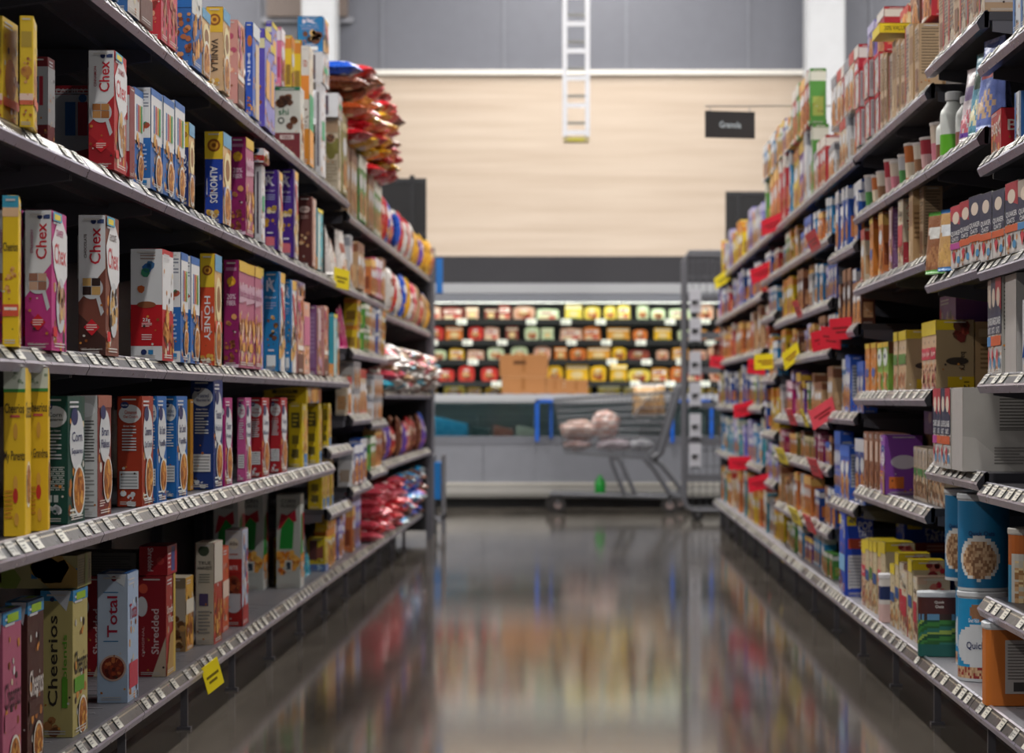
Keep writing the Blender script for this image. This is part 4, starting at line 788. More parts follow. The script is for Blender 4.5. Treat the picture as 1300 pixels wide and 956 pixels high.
heap(7, 2.067, 10.62, 11.5, 6, B('b_red','b_org','b_brown','b_pink','b_red','b_yel'), 6)
heap(8, 2.027, 11.55, 12.42, 7, B('b_red','b_red','b_pink','b_brown','b_yel','b_red'), 7)
for i in (9,10,11,12):
    y0, y1 = LY[i], LY[i+1]
    c0 = {9:B('b_blue','b_cyan','b_red'),10:B('b_red','b_white','b_tan'),11:B('b_yel','b_pur','b_org'),12:B('b_yel','b_yel','b_org')}[i]
    fillbags('left', i, 0, 1.765, .99, y0, y1-.02, .3 if i < 11 else .24, c0, LW[0], 20, st=1, w=.13)
    fillbags('left', i, 1, 1.40, .99, y0, y1-.02, .3, B('b_pink','b_red','b_tan','b_white','b_blue','b_yel'), LW[1], 21, w=.1)
    heap(i, .992, y0+.01, y1-.03, 4, B('b_brown','b_white','b_tan','b_teal','b_white','b_pink','b_white'), 30+i, .99, 'third', .8)
    fillbags('left', i, 3, .615, 1.04, y0, y1-.02, .26, B('b_pink','b_red','b_blue','b_brown','b_pur'), LW[3], 23, w=.12, st=1)
    heap(i, .20, y0+.01, y1-.03, 5, B('b_pink','b_red','b_pink','b_pink') if i < 11 else B('b_brown','b_blue','b_cyan','b_pink','b_cyan'), 40+i, 1.08, 'bottom', .85, 'candy_bag')
# ------------------------------------------------------------------ right side, near sections
XR = 1.0; NEARR = True
def pxd(x, X=XR): return F*X/abs(x-VX)
def rrow(shelf, z, items, X=XR, name='snack_bar_box', cat='snack bar box', wmax=.18):
    """items: (front px edge, outer px edge, top px, design, label, options) read from the near side"""
    return row('right', shelf, z, X, [(b, a, c, d, e, f[0] if f else {}) for a, b, c, d, e, *f in items], name, cat, wmax)
R = lambda w: 'right aisle '+w
T1, T2, T3, T4, TB = R('top shelf'), R('second shelf'), R('third shelf'), R('fourth shelf'), R('bottom shelf')
# nearest section
for k in range(4): setbox('white_blue_slim','oatmeal_box','right',5.30+k*.085,XR,1.79,.08,.27,.07,f'white and blue slim oat box, {ORD[k]} of four at the top right corner','oatmeal box')
setbox('orange_box','oatmeal_box','right',5.18,XR+.02,1.79,.10,.28,.12,'orange oat box at the top right picture corner','oatmeal box')
setbox('pink_label','oatmeal_box','right',5.30,XR+.02,1.54,.12,.17,.12,'white and pink box with ingredient panel, nearest on right second shelf','oatmeal box')
setbox('white_blue_slim','oatmeal_box','right',5.56,XR,1.54,.05,.11,.07,'small blue and white carton before the pink panelled box','oatmeal box')
for k, (dq, nq) in enumerate(((5.42,'quaker_blue'),(5.56,'quaker_red'),(5.71,'quaker_navy'),(5.86,'quaker_navy'))): setbox(nq,'oatmeal_box','right',dq,XR-.005*k,1.28,.125,.16+.005*(k % 2),.035,f'navy and white oat packet box, {ORD[k]} from camera on right third shelf','oatmeal box',turn=.06)
for k in range(3): setbox('blue_slim','oatmeal_box','right',5.25+k*.08,XR,1.0,.07,.165,.05,f'slim royal blue and white oat box, {ORD[k]} of three at the right edge','oatmeal box',turn=.25)
setbox('quaker_case','oatmeal_box','right',5.62,XR,1.0,.16,.235,.16,'grey printed oat carton tray seen end on above the white one','oatmeal box')
setbox('quaker_case','oatmeal_box','right',6.2,XR-.03,.755,.2,.215,.27,'large pale oat carton tray seen end on, right fourth shelf','oatmeal box')
for k in range(4): setbox(('quaker_red','quaker_navy','quaker_red','quaker_pink')[k],'oatmeal_box','right',6.42+k*.085,XR-.03,.755,.078,.215,.05,f'white navy and red oat box, {ORD[k]} behind the large pale tray','oatmeal box')
for k in range(3): setbox(('quaker_red','quaker_navy','quaker_blue')[k],'oatmeal_box','right',5.80+k*.075,XR,1.0,.07,.235,.05,f'white navy and orange oat box, {ORD[k]} beside the grey tray','oatmeal box')
# top shelf of second to fourth sections
for k in range(8): setbox(('white_nutri','tan_nutri','white_nutri')[k % 3],'oatmeal_box','right',6.05+k*.1,XR,1.91,.09,.2+.02*(k % 2),.09 if k % 3 else .12,f'upright pale box with ingredient panel, {ORD[k]} along the highest right shelf','oatmeal box')
for k in range(9): setbox(('tan_nutri','tan_card','white_nutri','tan_nutri')[k % 4],'oatmeal_box','right',7.05+k*.1,XR,1.85,.09,.22+.015*(k % 3),.07+.03*(k % 2),f'kraft tan upright box, {ORD[k]} from the camera on the right top shelf','oatmeal box')
setbox('value_face','oatmeal_box','right',7.55,XR-.05,1.85,.2,.03,.14,'bright yellow topped box reading 20% VALUE PACK','oatmeal box',dz=.27)
for k in range(4):
    for s in range(2): setbox('red_nutri','oatmeal_box','right',7.98+k*.135,XR-(.02 if k % 2 else 0),1.85,.125,.135,.07,f'white box with red edges, {ORD[k]} pile from the camera, {"lower" if s == 0 else "upper"} one, right top shelf','oatmeal box',dz=s*.137)
for k in range(3): setbox(('f_red','f_brn','f_cream')[k],'oatmeal_box','right',7.1+k*.25,XR+.05,1.85,.2,.12,.12,f'{FAM[("f_red","f_brn","f_cream")[k]]} carton lying on top of the tan boxes, right top shelf','oatmeal box',dz=.252)
for k in range(2): setbox(('f_red','f_lav','f_teal')[k],'oatmeal_box','right',7.98+k*.27,XR+.02,1.85,.2,.15,.08,f'{FAM[("f_red","f_lav","f_teal")[k]]} carton on the red edged boxes, right top shelf','oatmeal box',dz=.275)
# second shelf: pouches, bottles, red box, cups
POU = {'p_blue': bagcol('#6a7cc0','#5a70b0','#a83838','#c8a888'), 'p_white': bagcol('#c4b8bc','#b8acb0','#806a9a','#b85868','#5a2a90'), 'p_teal': bagcol('#5a98b0','#2c7078','#2c4c38','#d8d0a8')}
for n, d, w, h, lab in (('p_blue',6.06,.13,.235,'periwinkle blue stand-up granola pouch with cookies'),('p_teal',6.21,.11,.22,'teal and cream stand-up granola pouch'),('p_white',6.35,.12,.2,'white stand-up pouch with purple base'),('p_blue',5.82,.12,.24,'blue grey stand-up pouch behind the red box')):
    o = link('granola_pouch', bag_mesh(n, w, h, .08, POU[n], True, 3), None, (XR+(.04 if d > 6.04 else .2), d+w/2, 1.62 if d > 6.04 else 1.54), -PI/2+.25); tag(o, lab+', '+T2, 'pouch')
setbox('bobs_red','oatmeal_box','right',5.80,XR-.0,1.54,.16,.1,.15,"red box reading BOB'S below the blue pouches, right second shelf",'oatmeal box')
def bottle(loc, label, col, h=.17, r=.034):
    m = MB(); m.lathe([(r*.95,0),(r,.004),(r,h*.03),(r,h*.34),(r,h*.36),(r,h*.62),(r*.93,h*.7),(r*.55,h*.82),(r*.5,h*.86)], lambda a, z, i: col if h*.1 < z < h*.3 else ('#c8ccc8' if z < h*.62 or True else col), k=20)
    o = m.obj('drink_bottle', PLASTIC, None, loc, True); tag(o, label, 'bottle')
    m = MB(); m.lathe([(r*.62,h*.86),(r*.64,h*.87),(r*.64,h*.98),(r*.5,h),(.001,h)], '#d4d6d8', k=20); m.obj('cap', PLASTIC, o)
bottle((XR+.05, 6.62, 1.62), 'white drink bottle with purple label band, right second shelf', '#8c5a50', .15)
bottle((XR+.04, 6.80, 1.62), 'white drink bottle with bright green label band, right second shelf', '#5ca828', .185, .04)
bottle((XR+.04, 6.92, 1.62), 'white drink bottle with brown band behind the green one', '#7a4c3c', .14)
def cup(loc, label, c1, c2, h=.1, r=.038):
    p = cyl('oatmeal_cup', r, h, lambda a, v: c1 if v > .55 else (c2 if v > .15 else c1), lid='#c8c0bc', taper=.8, k=20, lidh=.006)
    tag(thing2('oatmeal_cup', p, loc, 0), label, 'cup')
cc = [('#c8b8a8','#c87888','cream and pink'),('#a02838','#c8a0a0','red and rose'),('#d0c4b4','#8a6448','cream and brown'),('#b8642c','#d8c8b0','orange and cream'),('#b0b0b4','#4c8c4c','grey and green')]
for k in range(10):
    a, b, wd = cc[k % 5]; cup((XR+.045, 7.05+k*.18+(.03 if k % 2 else 0), 1.62), f'{wd} oatmeal cup, {ORD[k]} from the bottles on right second shelf', a, b, .1 if k % 3 else .12)
for k in range(4):
    m = MB(); m.box(-.05,-.08,0,.05,.08,.055,'#a07c50'); m.box(-.044,-.074,.05,.044,.074,.056,'#5c4428')
    o = m.obj('cardboard_tray', CARD, None, (XR+.17, 7.1+k*.4, 1.62)); tag(o, f'brown cardboard tray behind oatmeal cups, {ORD[k]} from camera on right second shelf', 'tray')
# third shelf
for k, (dq, nq) in enumerate(((6.06,'quaker_navy'),(6.21,'quaker_red'),(6.37,'quaker_pink'))): setbox(nq,'oatmeal_box','right',dq,XR-.01,1.29,.125,.165,.04,f'navy white and red oat box, {ORD[k]} of three beside the pouches','oatmeal box',turn=.08)
o = link('granola_pouch', bag_mesh('b_grain', .1, .17, .05, bagcol('#b8905c','#2c6ca8','#d0d4d8','#c8a060'), True, 2), None, (XR+.0, 6.60, 1.29), -PI/2+.4); tag(o, 'grainy blue and gold pouch left of the navy oat boxes, right third shelf', 'pouch')
o = link('granola_pouch', bag_mesh('b_granola', .105, .175, .05, bagcol('#8a5a3c','#4c9438','#d0d0cc','#a87850'), True, 2), None, (XR-.01, 6.76, 1.29), -PI/2+.4); tag(o, 'green topped granola pouch overhanging the rail, right third shelf', 'pouch')
rrow(T3, 1.36, [
 (1172,1196,236,'tan_nutri','tan box with ingredient panel',{'X':1.02}), (1158,1170,240,'tan_card','tan upright box beside the panelled one',{'X':1.0}),
 (1146,1156,252,'oat_tan_red','cream and red oat box'), (1132,1142,262,'mauve_box','lavender upright oat box'), (1120,1128,268,'f_org','orange and pink oat box'),(1108,1116,275,'gv_bar_orange','large orange oat box')], name='oatmeal_box', cat='oatmeal box', wmax=.1)
rrow(T3, 1.36, [(1097,1103,290,'f_cream','cream and red oat box near the watermark-free middle'.replace(' near the watermark-free middle',' left of the large orange one'))], name='oatmeal_box', cat='oatmeal box', wmax=.12)
# fourth shelf: fruit bars
XF4 = 1.02
for k in range(3): setbox('bar_tan_yellow','snack_bar_box','right',6.81+k*.105,XF4,.965,.1,.205,.11 if k == 0 else .1,f'tan bar box with yellow top and red band, {ORD[k]} of three, {T4}','snack bar box')
setbox('tan_card','snack_bar_box','right',6.81,XF4+.115,.965,.1,.2,.1,'kraft carton beside the fig bar boxes, right fourth shelf','snack bar box')
for k in range(3): setbox('bar_tan_green','snack_bar_box','right',7.45+k*.105,XF4,.965,.1,.195,.11,f'tan bar box with yellow top and green band, {ORD[k]} of three, {T4}','snack bar box')
for k in range(2): setbox('gv_bar_green','snack_bar_box','right',7.92+k*.13,XF4,.965,.125,.17,.1,f'leaf green bar box with brown corner, {ORD[k]} of two, {T4}','snack bar box')
for k in range(2): setbox('gv_bar_orange','snack_bar_box','right',8.25+k*.15,XF4,.965,.14,.175,.1,f'orange bar box, {ORD[k]} past the green ones, {T4}','snack bar box')
# fifth shelf: small bars under a purple case
z5 = .625
for k in range(8): setbox('mini_bar_red' if k < 4 else 'mini_bar','snack_bar_box','right',6.82+k*.083,1.045,z5,.08,.165,.055,f'small cream bar box, {ORD[k]} from the camera on {R("fifth shelf")}','snack bar box')
for k in range(1): setbox('gv_bar_purple','snack_bar_box','right',7.77,.99,z5,.1,.195,.125,f'purple fruit and grain bar box with pale oval, {R("fifth shelf")}','snack bar box')
for k in range(4): setbox('brown_bar','snack_bar_box','right',7.885+k*.13,1.0,z5,.12,.2,.09,f'brown bar box, {ORD[k]} of four past the purple one, {R("fifth shelf")}','snack bar box')
o = link('snack_bar_case', box_mesh('purple_case', .17, .09, .2), None, (XF4+.2, 7.98, z5)); tag(o, 'purple case facing the camera above the small bar boxes', 'snack bar box'); o.location.z = z5+.2
m = MB(); m.box(-.08,-.1,0,.08,.1,.2,'#80603c'); m.box(-.0805,-.02,0,.0805,.02,.2,'#8c6c48'); o = m.obj('cardboard_box', CARD, None, (XF4+.2, 7.98, z5)); tag(o, 'brown carton beneath the purple case on right fifth shelf', 'box')
setbox('purple_case','snack_bar_case','right',7.16,1.13,.965+.0,.35,.3,.2,'purple display case deep behind the fig bar boxes','snack bar box',dz=0)
# bottom shelf, near: oat canisters, tubs, boxes
tal = tall_oats(); big = big_oats()
xx = 1.06
o = thing2('oatmeal_canister', big, (xx, 6.42, DKB+.0), -.25); tag(o, 'blue quick oats canister with white oval, lower of the stacked pair', 'canister')
o = thing2('oatmeal_canister', tal, (xx, 6.42, DKB+.238), -.35); tag(o, 'tall blue canister picturing an oatmeal bowl, upper of the stacked pair', 'canister')
o = thing2('oatmeal_canister', big, (xx+.05, 6.78, DKB), -.5); tag(o, 'blue oats canister left of and behind the stacked pair, lower one', 'canister')
o = thing2('oatmeal_canister', tal, (xx+.02, 6.78, DKB+.238), -.7); tag(o, 'blue oats canister behind the stacked pair, upper one with berries', 'canister')
crn = cyl('granola_canister', .055, .17, crn_col, lid='#c8c4bc', k=28)
o = thing2('granola_canister', crn, (1.12, 5.62, .445), -.3); tag(o, 'orange and cream granola canister on the right lower shelf near the frame edge', 'canister')
o = thing2('granola_canister', crn, (1.0+.09, 5.9, .445), -.3); tag(o, 'orange granola canister with oval label, behind the nearest one', 'canister')
o = thing2('oatmeal_canister', tal, (1.15, 5.4, .445), -.9); tag(o, 'blue oats canister cut by the right picture edge on the lower shelf', 'canister')
def dk(a, v):
    d = (a+PI/2+PI) % (2*PI)-PI
    if v > .72: return '#4a2420'
    if v > .6: return '#5c88a8' if int(a*5) % 2 else '#3c2a24'
    return ['#285a2c','#3c7838','#1c4a30','#8aa048','#2c6a5c'][int(a*23+v*19) % 5] if v > .22 else '#1f5a54'
p = cyl('oatmeal_tub', .062, .175, dk, lid='#c0c4c8', sq=(1.0,.62), k=32, words=[('Quick', 0, .9, .028, .05, '#d8d0c8'), ('Oats', 0, .83, .024, .05, '#d8d0c8')])
o = thing2('oatmeal_tub', p, (1.03, 7.02, DKB), -.12); tag(o, 'dark green and brown rectangular quick oats tub with white lid', 'tub')
def og(a, v): return '#c06a28' if v > .12 and (a+PI/2+PI) % (2*PI)-PI > -9 and (int(a*3.2) % 2 or v > .8) else ('#b0acaa' if v > .12 else '#c8a068')
m = MB(); 
p = cyl('oatmeal_tub', .06, .19, lambda a, v: '#c06c28' if v < .97 else '#d0d0d0', lid='#c8ccd0', sq=(1.1,.66), k=32)
o = thing2('oatmeal_tub', p, (1.04, 5.9, DKB), 0.0)
m = MB(); m.box(-.02,-.0008,.03,.062,.0,.16,'#b4b0ac')
for k in range(12): m.box(-.014,-.0014,.065+k*.0075,.056,-.0006,.068+k*.0075,'#6c6864')
m.box(.0,-.0016,.036,.04,-.0006,.058,'#3c3a3a'); m.obj('nutrition_label', PRINT, o, (0,-.0400,0)); tag(o, 'orange rectangular oat tub with white lid and nutrition label, right bottom shelf', 'tub')
for k in range(3): setbox(('oat_tan_red','pink_green','green_plain')[k],'oatmeal_box','right',(5.62,5.4,5.25)[k],1.08,DKB,.08,.14,.05,['cream and pink slim box right of orange tub, right bottom shelf','pink slim box near the bottom right corner','green slim box at the bottom right corner'][k],'oatmeal box')
for k in range(4): setbox('pink_green' if k % 2 else 'oat_tan_red','oatmeal_box','right',5.70+k*.0,1.16+k*.055,DKB,.12,.14,.05,f'pink and cream box in the row right of the orange tub, {ORD[k]} from it','oatmeal box')
q = 0
for k in range(6):
    dn = ['oat_tan_red','oat_tan_yellow','oat_tan_red','oat_tan_red','oat_tan_yellow','oat_tan_yellow','oat_tan_yellow'][k]
    setbox(dn,'oatmeal_box','right',7.15+k*.105,1.01,DKB,.1,(.2,.245,.2,.22,.245,.2,.25)[k],.1,f'cream {"yellow topped" if "yellow" in dn else "red banded"} oat box, {ORD[k]} past the green tub, {TB}','oatmeal box')
for k in range(6):
    dn = ['oat_tan_yellow','bar_tan_yellow','oat_tan_yellow','bar_tan_green','oat_tan_yellow','bar_tan_yellow'][k]
    setbox(dn,'oatmeal_box','right',7.92+k*.105,1.01,DKB,.1,.26-.005*k,.1,f'cream and yellow oat box, {ORD[k]} after the small white tub, {TB}','oatmeal box')
p = cyl('oatmeal_tub', .045, .15, lambda a, v: '#c8a8a4' if v < .4 else ('#1c2c58' if v > .5 and v < .8 else '#c8c4c0'), lid='#d0d0d4', sq=(1,.7), k=24, lidname='lid')
o = thing2('oatmeal_tub', p, (1.03, 7.885, DKB), 0); 
o.location = (1.03, 8.08, DKB); tag(o, 'small white tub with navy label among cream oat boxes, right bottom shelf', 'tub')
setbox('pop_blue','toaster_pastry_box','right',8.86,.985,DKB,.22,.31,.105,'large royal blue box marked 48 with orange band, nearest the aisle','toaster pastry box')
setbox('pop_blue','toaster_pastry_box','right',8.62,1.17,DKB,.22,.31,.16,'royal blue box marked 48 set deeper, behind cream boxes','toaster pastry box')
setbox('pop_blue','toaster_pastry_box','right',8.62,1.34,DKB,.22,.31,.16,'royal blue box marked 48 deepest on the right bottom shelf','toaster pastry box')
NEARR = False
# ------------------------------------------------------------------ right side, blurred sections
RW = ['right top shelf','right second shelf','right third shelf','right fourth shelf','right fifth shelf','right sixth shelf','right seventh shelf']
def gaps(i):
    zs = sorted(RSH[i]+[DKB], reverse=True); return zs
palR = {4: [['f_nut','f_cream','f_wht'],['f_blue','f_lav','f_lblue','f_blue'],['f_blue','f_lblue','f_brn'],['f_lblue','f_lblue','f_sky'],['f_lblue','f_blue'],['f_sky']],
 5: [['f_cream','f_wht','f_red'],['f_blue','f_lav','f_brn','f_org','f_sky'],['f_lblue','f_sky','f_lav'],['f_org','f_sky','f_brn'],['f_lblue','f_tan','f_blue'],['f_brn','f_lblue','f_mag'],['f_brn','f_org','f_blue'],['f_sky','f_grn','f_brn']],
 9: [['f_wht','f_lav','f_yel','f_sky'],['f_blue','f_red','f_grn','f_lav'],['f_org','f_tan','f_red'],['f_blue','f_blue','f_grn','f_olv'],['f_sky','f_teal','f_lav'],['f_cream','f_teal','f_org','f_yel']]}
palR[6] = [['f_pur','f_grn','f_sky','f_lav','f_wht'],['f_sky','f_lav','f_tan','f_lblue'],['f_brn','f_wht','f_org','f_pur'],['f_pur','f_blue','f_lav','f_brn','f_org'],['f_wht','f_pur','f_tan','f_grn'],['f_mag','f_brn','f_wht','f_olv'],['f_org','f_brn','f_wht','f_blue'],['f_grn','f_wht','f_sky','f_pur']]
palR[7] = [['f_yel','f_sky','f_wht','f_red'],['f_grn','f_sky','f_teal','f_yel'],['f_yel','f_lav','f_wht'],['f_sky','f_wht','f_yel','f_org'],['f_lav','f_mag','f_wht','f_pur'],['f_cream','f_mag','f_org'],['f_org','f_tan','f_brn'],['f_pur','f_yel','f_grn']]
palR[8] = [['f_wht','f_org','f_grn','f_sky'],['f_blue','f_red','f_lav'],['f_lblue','f_sky','f_lav'],['f_yel','f_yel','f_sky'],['f_yel','f_yel','f_org','f_blue'],['f_lblue','f_grn','f_lav'],['f_yel','f_olv','f_wht']]
hi = {4:(2.02,['f_red','f_cream','f_wht']),5:(2.06,['f_org','f_red','f_yel','f_pink','f_cream']),6:(2.16,['f_grn','f_red','f_org','f_yel']),7:(2.17,['f_grn','f_yel','f_sky','f_pur']),8:(2.15,['f_yel','f_sky','f_sky'])}
for i in range(4, 14):
    y0, y1 = RY[i], RY[i+1]; zs = gaps(i); pal = palR[i if i < 9 else 9]
    for si, z in enumerate(zs):
        top = (2.06 if i == 5 else 2.3) if si == 0 else zs[si-1]-.045
        last = (si == len(zs)-1)
        if i == 4 and last: y0b = 9.37
        else: y0b = y0
        kind = ('toaster_pastry_box','toaster pastry box') if (i+si) % 2 == 0 else ('snack_bar_box','snack bar box')
        stk = si == 0 and i in hi and i != 5
        if stk: top = z+hi[i][0]-z-.001
        fill('right', i, si, z if not last else DKB, XR if not last else 1.02, y0b, y1-.01, min(top-z, .33), pal[min(si, len(pal)-1)], kind[0], kind[1], RW[si] if not last else 'right bottom shelf', hr=(1,1) if stk else (.6,.93), wr=(.07,.15), stack=1, seed=3)
# second layers on the top shelf and the raised shelf
rr = random.Random(5)
for i,(z,pl) in hi.items():
    y = RY[i]+.02; k = 0
    while y < RY[i+1]-.12:
        f_ = pl[k % len(pl)]; w = .12+.03*(k % 3); h = {4:.24,5:.3,6:.26,7:.18,8:.2}[i]-.03*rr.random()
        setbox(f_, 'cereal_box', 'right', y, XR+(.1 if i == 5 else .0), z, w, h, .07, f'{FAM[f_]} cereal carton, {ORD[k]} in the uppermost layer of {ORD[i]} section, right side', 'cereal box'); y += w+.006; k += 1
# ------------------------------------------------------------------ red and yellow shelf tags
def shelf_tag(side, x, z, X, wd, col, desc, n=1, flag=False):
    sgn = -1 if side == 'left' else 1; d = F*(X-.03)/abs(x-VX)
    m = MB(); A = lambda q: sgn*q
    M = Matrix.Rotation(sgn*-.35 if not flag else 0, 4, 'Y')
    m.box(-.0012, -wd/2, -.06, .0012, wd/2, .022, col, M)
    m.box(-.0018, -wd*.36, -.020, .0018, wd*.36, -.012, '#7a1018' if 'red' in desc else '#6a5a10', M)
    m.box(-.0018, -wd*.28, -.036, .0018, wd*.2, -.028, '#7a1018' if 'red' in desc else '#6a5a10', M)
    o = m.obj('shelf_tag', PRINT, None, (sgn*(X-.036), d, z))
    if flag: o.rotation_euler = (sgn*((int(abs(x))*7) % 5-2)*.12-.15*sgn, 0, sgn*(.45+.1*(int(x) % 3)))
    tag(o, desc, 'shelf tag'); return o
YC, RC = '#dcc81c', '#c81830'
for side, x, z, X, wd, c, desc, fl in [
 ('left',265,.17,1.10,.1,YC,'yellow shelf tag on the rail before the bran box, left bottom shelf',1),
 ('left',432,1.46,1.045,.16,YC,'yellow shelf tag hanging by the pouches, left second shelf',1),
 ('right',981,1.86,xr,.28,RC,'red shelf tag on the right top shelf rail, above all other red tags',1),
 ('right',1032,1.63,xr,.5,RC,'large red shelf tag on right second shelf, fifth section from camera',0),
 ('right',968,1.65,xr,.25,RC,'small red shelf tag on right second shelf farther on',1),
 ('right',918,1.80,xr,.3,YC,'yellow shelf tag at the far end of the right top shelf',1),
 ('right',1012,1.37,xr,.3,RC,'red shelf tag alone on the right third shelf rail',0),
 ('right',1046,1.20,xr,.18,RC,'red shelf tag, left one of three in a row',1),
 ('right',1057,1.20,xr,.18,RC,'red shelf tag, middle one of three in a row',1),
 ('right',1069,1.225,xr,.18,RC,'red shelf tag, right one of three in a row',1),
 ('right',1005,1.16,xr,.2,YC,'yellow shelf tag left below the three red ones',1),
 ('right',974,1.16,xr,.25,YC,'yellow shelf tag beside a small red one on the right fourth shelf',1),
 ('right',962,1.14,xr,.2,RC,'small red shelf tag left of the yellow one, right fourth shelf',1),
 ('right',1004,.875,xr,.42,RC,'wide red shelf tag left of a yellow one, right middle rail',0),
 ('right',1021,.875,xr,.18,YC,'narrow yellow shelf tag between two red ones',0),
 ('right',1031,.875,xr,.2,RC,'dark red shelf tag just right of the narrow yellow one',0),
 ('right',1045,.90,xr,.22,'#d84a58','pale red shelf tag standing above the rail by the striped labels',1),
 ('right',992,.68,xr,.6,YC,'long yellow shelf tag on the sixth right rail',0),
 ('right',1034,.67,xr,.5,RC,'long red shelf tag on the sixth right rail',0),
 ('right',1009,.42,xr,.55,YC,'long yellow shelf tag on the lowest cantilever rail, right side',0),
 ('right',1027,.42,xr,.4,RC,'long red shelf tag beside the yellow on the lowest cantilever rail',0),
 ('right',946,.90,xr,.3,RC,'small red shelf tag far along the right fifth rail',1),
 ('right',944,.57,xr,.35,RC,'small red shelf tag far along the right sixth rail',1),
 ('right',966,.5,xr,.35,RC,'red shelf tag where the far low rail meets the near ones',1),
 ('right',912,1.23,xr,.3,RC,'red shelf tag at the far end of the right third shelf',1),
 ('right',975,.17,1.02,.2,RC,'red shelf tag on the base deck rail, right side',0),
 ('right',990,.17,1.02,.2,YC,'yellow shelf tag on the base deck rail, right side',0)]:
    shelf_tag(side, x, z, X, wd*(.75 if fl else .85), c, desc, flag=fl)

# ------------------------------------------------------------------ end panels
for side, sgn, y, zt in (('left',-1,LY[13]+.02,2.42),('right',1,RY[14]+.02,2.5)):
    root = empty('gondola_end_panel', (0,0,0))
    m = MB()
    m.box(sgn*1.02, y, 0, sgn*1.06, y+.05, 1.78 if side == 'left' else 1.8, '#4c4b52'); m.obj('front_post', PAINT, root)
    m = MB(); m.box(sgn*1.06, y, .06, sgn*1.60, y+.03, zt, '#1a1a1d')
    for k in range(3): m.box(sgn*1.06, y-.006, zt-.36*k-.03, sgn*1.60, y, zt-.36*k, '#2c2c30')
    m.obj('panel', PAINT, root)
    m = MB(); m.box(sgn*1.14, y-.01, 1.7, sgn*1.17, y+.04, zt+.02, '#232327') if side == 'left' else m.box(sgn*1.14, y-.01, 1.7, sgn*1.17, y+.04, zt, '#232327'); m.obj('trim_post', PAINT, root)
    tag(root, f'black panel closing the far end of the {side} gondola run', 'panel')
# small blue trimmed stand past the left run
root = empty('display_stand', (-1.04, 16.9, 0))
m = MB(); m.box(-.03,-.02,.0,-.01,.3,.55,'#5c5c62'); m.box(.04,-.02,0,.055,.3,.55,'#5c5c62'); m.obj('frame', PAINT, root)
m = MB(); m.box(-.012,-.01,.24,.04,.28,.5,'#1c6cb0'); m.obj('blue_panel', PLASTIC, root)
m = MB(); m.box(-.03,-.02,.1,.055,.3,.125,'#7a7a80'); m.obj('shelf', PAINT, root)
tag(root, 'small grey stand with blue panel at the far end of the left shelving', 'stand')
m = MB(); m.box(-.02,-.01,0,.03,.01,.26,'#1c62a8'); m.box(-.024,-.012,-.01,.034,.012,.0,'#164c84'); o = m.obj('hanging_sign', PLASTIC, None, (-1.115, 18.5, 1.76)); tag(o, 'blue vertical sign strip beside the dark band, past the left run', 'sign')
m = MB(); m.box(-.012,-.012,0,.012,.012,2.1,'#55555c'); m.box(-.08,-.08,0,.08,.08,.015,'#55555c'); o = m.obj('sign_pole', PAINT, None, (-1.16,18.53,0)); tag(o, 'thin grey pole carrying the blue sign strip', 'pole')

# ------------------------------------------------------------------ room
WY = 22.5
fm = new_mat('polished_concrete', .085, spec=.6, attr=False, col=lin('#5c5650'), bscale=1.5, rvar=.025)
nt = fm.node_tree; b = nt.nodes['Principled BSDF']
tc = nt.nodes.new('ShaderNodeTexCoord')
n1 = nt.nodes.new('ShaderNodeTexNoise'); n1.inputs['Scale'].default_value = .9; n1.inputs['Detail'].default_value = 8; n1.inputs['Roughness'].default_value = .65
mpf = nt.nodes.new('ShaderNodeMapping'); mpf.inputs['Rotation'].default_value = (0,0,.12); mpf.inputs['Scale'].default_value = (2.2,.35,1)
nt.links.new(tc.outputs['Object'], mpf.inputs[0]); nt.links.new(mpf.outputs[0], n1.inputs['Vector'])
cr = nt.nodes.new('ShaderNodeValToRGB'); cr.color_ramp.elements[0].position = .3; cr.color_ramp.elements[0].color = (*lin('#2a2622'),1); cr.color_ramp.elements[1].position = .72; cr.color_ramp.elements[1].color = (*lin('#6a635b'),1)
nt.links.new(n1.outputs['Fac'], cr.inputs[0])
bk = nt.nodes.new('ShaderNodeTexBrick'); bk.offset = 0; bk.inputs['Scale'].default_value = 1; bk.inputs['Mortar Size'].default_value = .006; bk.inputs['Brick Width'].default_value = 3.6; bk.inputs['Row Height'].default_value = 3.1
bk.inputs['Color1'].default_value = bk.inputs['Color2'].default_value = (1,1,1,1); bk.inputs['Mortar'].default_value = (.3,.3,.3,1)
nt.links.new(tc.outputs['Object'], bk.inputs['Vector'])
mx = nt.nodes.new('ShaderNodeMix'); mx.data_type = 'RGBA'; mx.blend_type = 'MULTIPLY'; mx.inputs[0].default_value = 1
nt.links.new(cr.outputs[0], mx.inputs[6]); nt.links.new(bk.outputs['Color'], mx.inputs[7]); nt.links.new(mx.outputs[2], b.inputs['Base Color'])
m = MB(); m.box(-9,-6,-.1,9,WY+.3,0,'#666'); struct(m.obj('floor', fm))
wood = new_mat('pale_wood_panel', .6, spec=.25, attr=False, col=lin('#cdbb9f'))
nt = wood.node_tree; b = nt.nodes['Principled BSDF']; tc = nt.nodes.new('ShaderNodeTexCoord'); mp = nt.nodes.new('ShaderNodeMapping'); mp.inputs['Scale'].default_value = (.35, 1, 7)
nz = nt.nodes.new('ShaderNodeTexNoise'); nz.inputs['Scale'].default_value = 2.2; nz.inputs['Detail'].default_value = 4
nt.links.new(tc.outputs['Object'], mp.inputs[0]); nt.links.new(mp.outputs[0], nz.inputs['Vector'])
cr = nt.nodes.new('ShaderNodeValToRGB'); cr.color_ramp.elements[0].position = .3; cr.color_ramp.elements[0].color = (*lin('#b5a493'),1); cr.color_ramp.elements[1].position = .75; cr.color_ramp.elements[1].color = (*lin('#c4b5a5'),1)
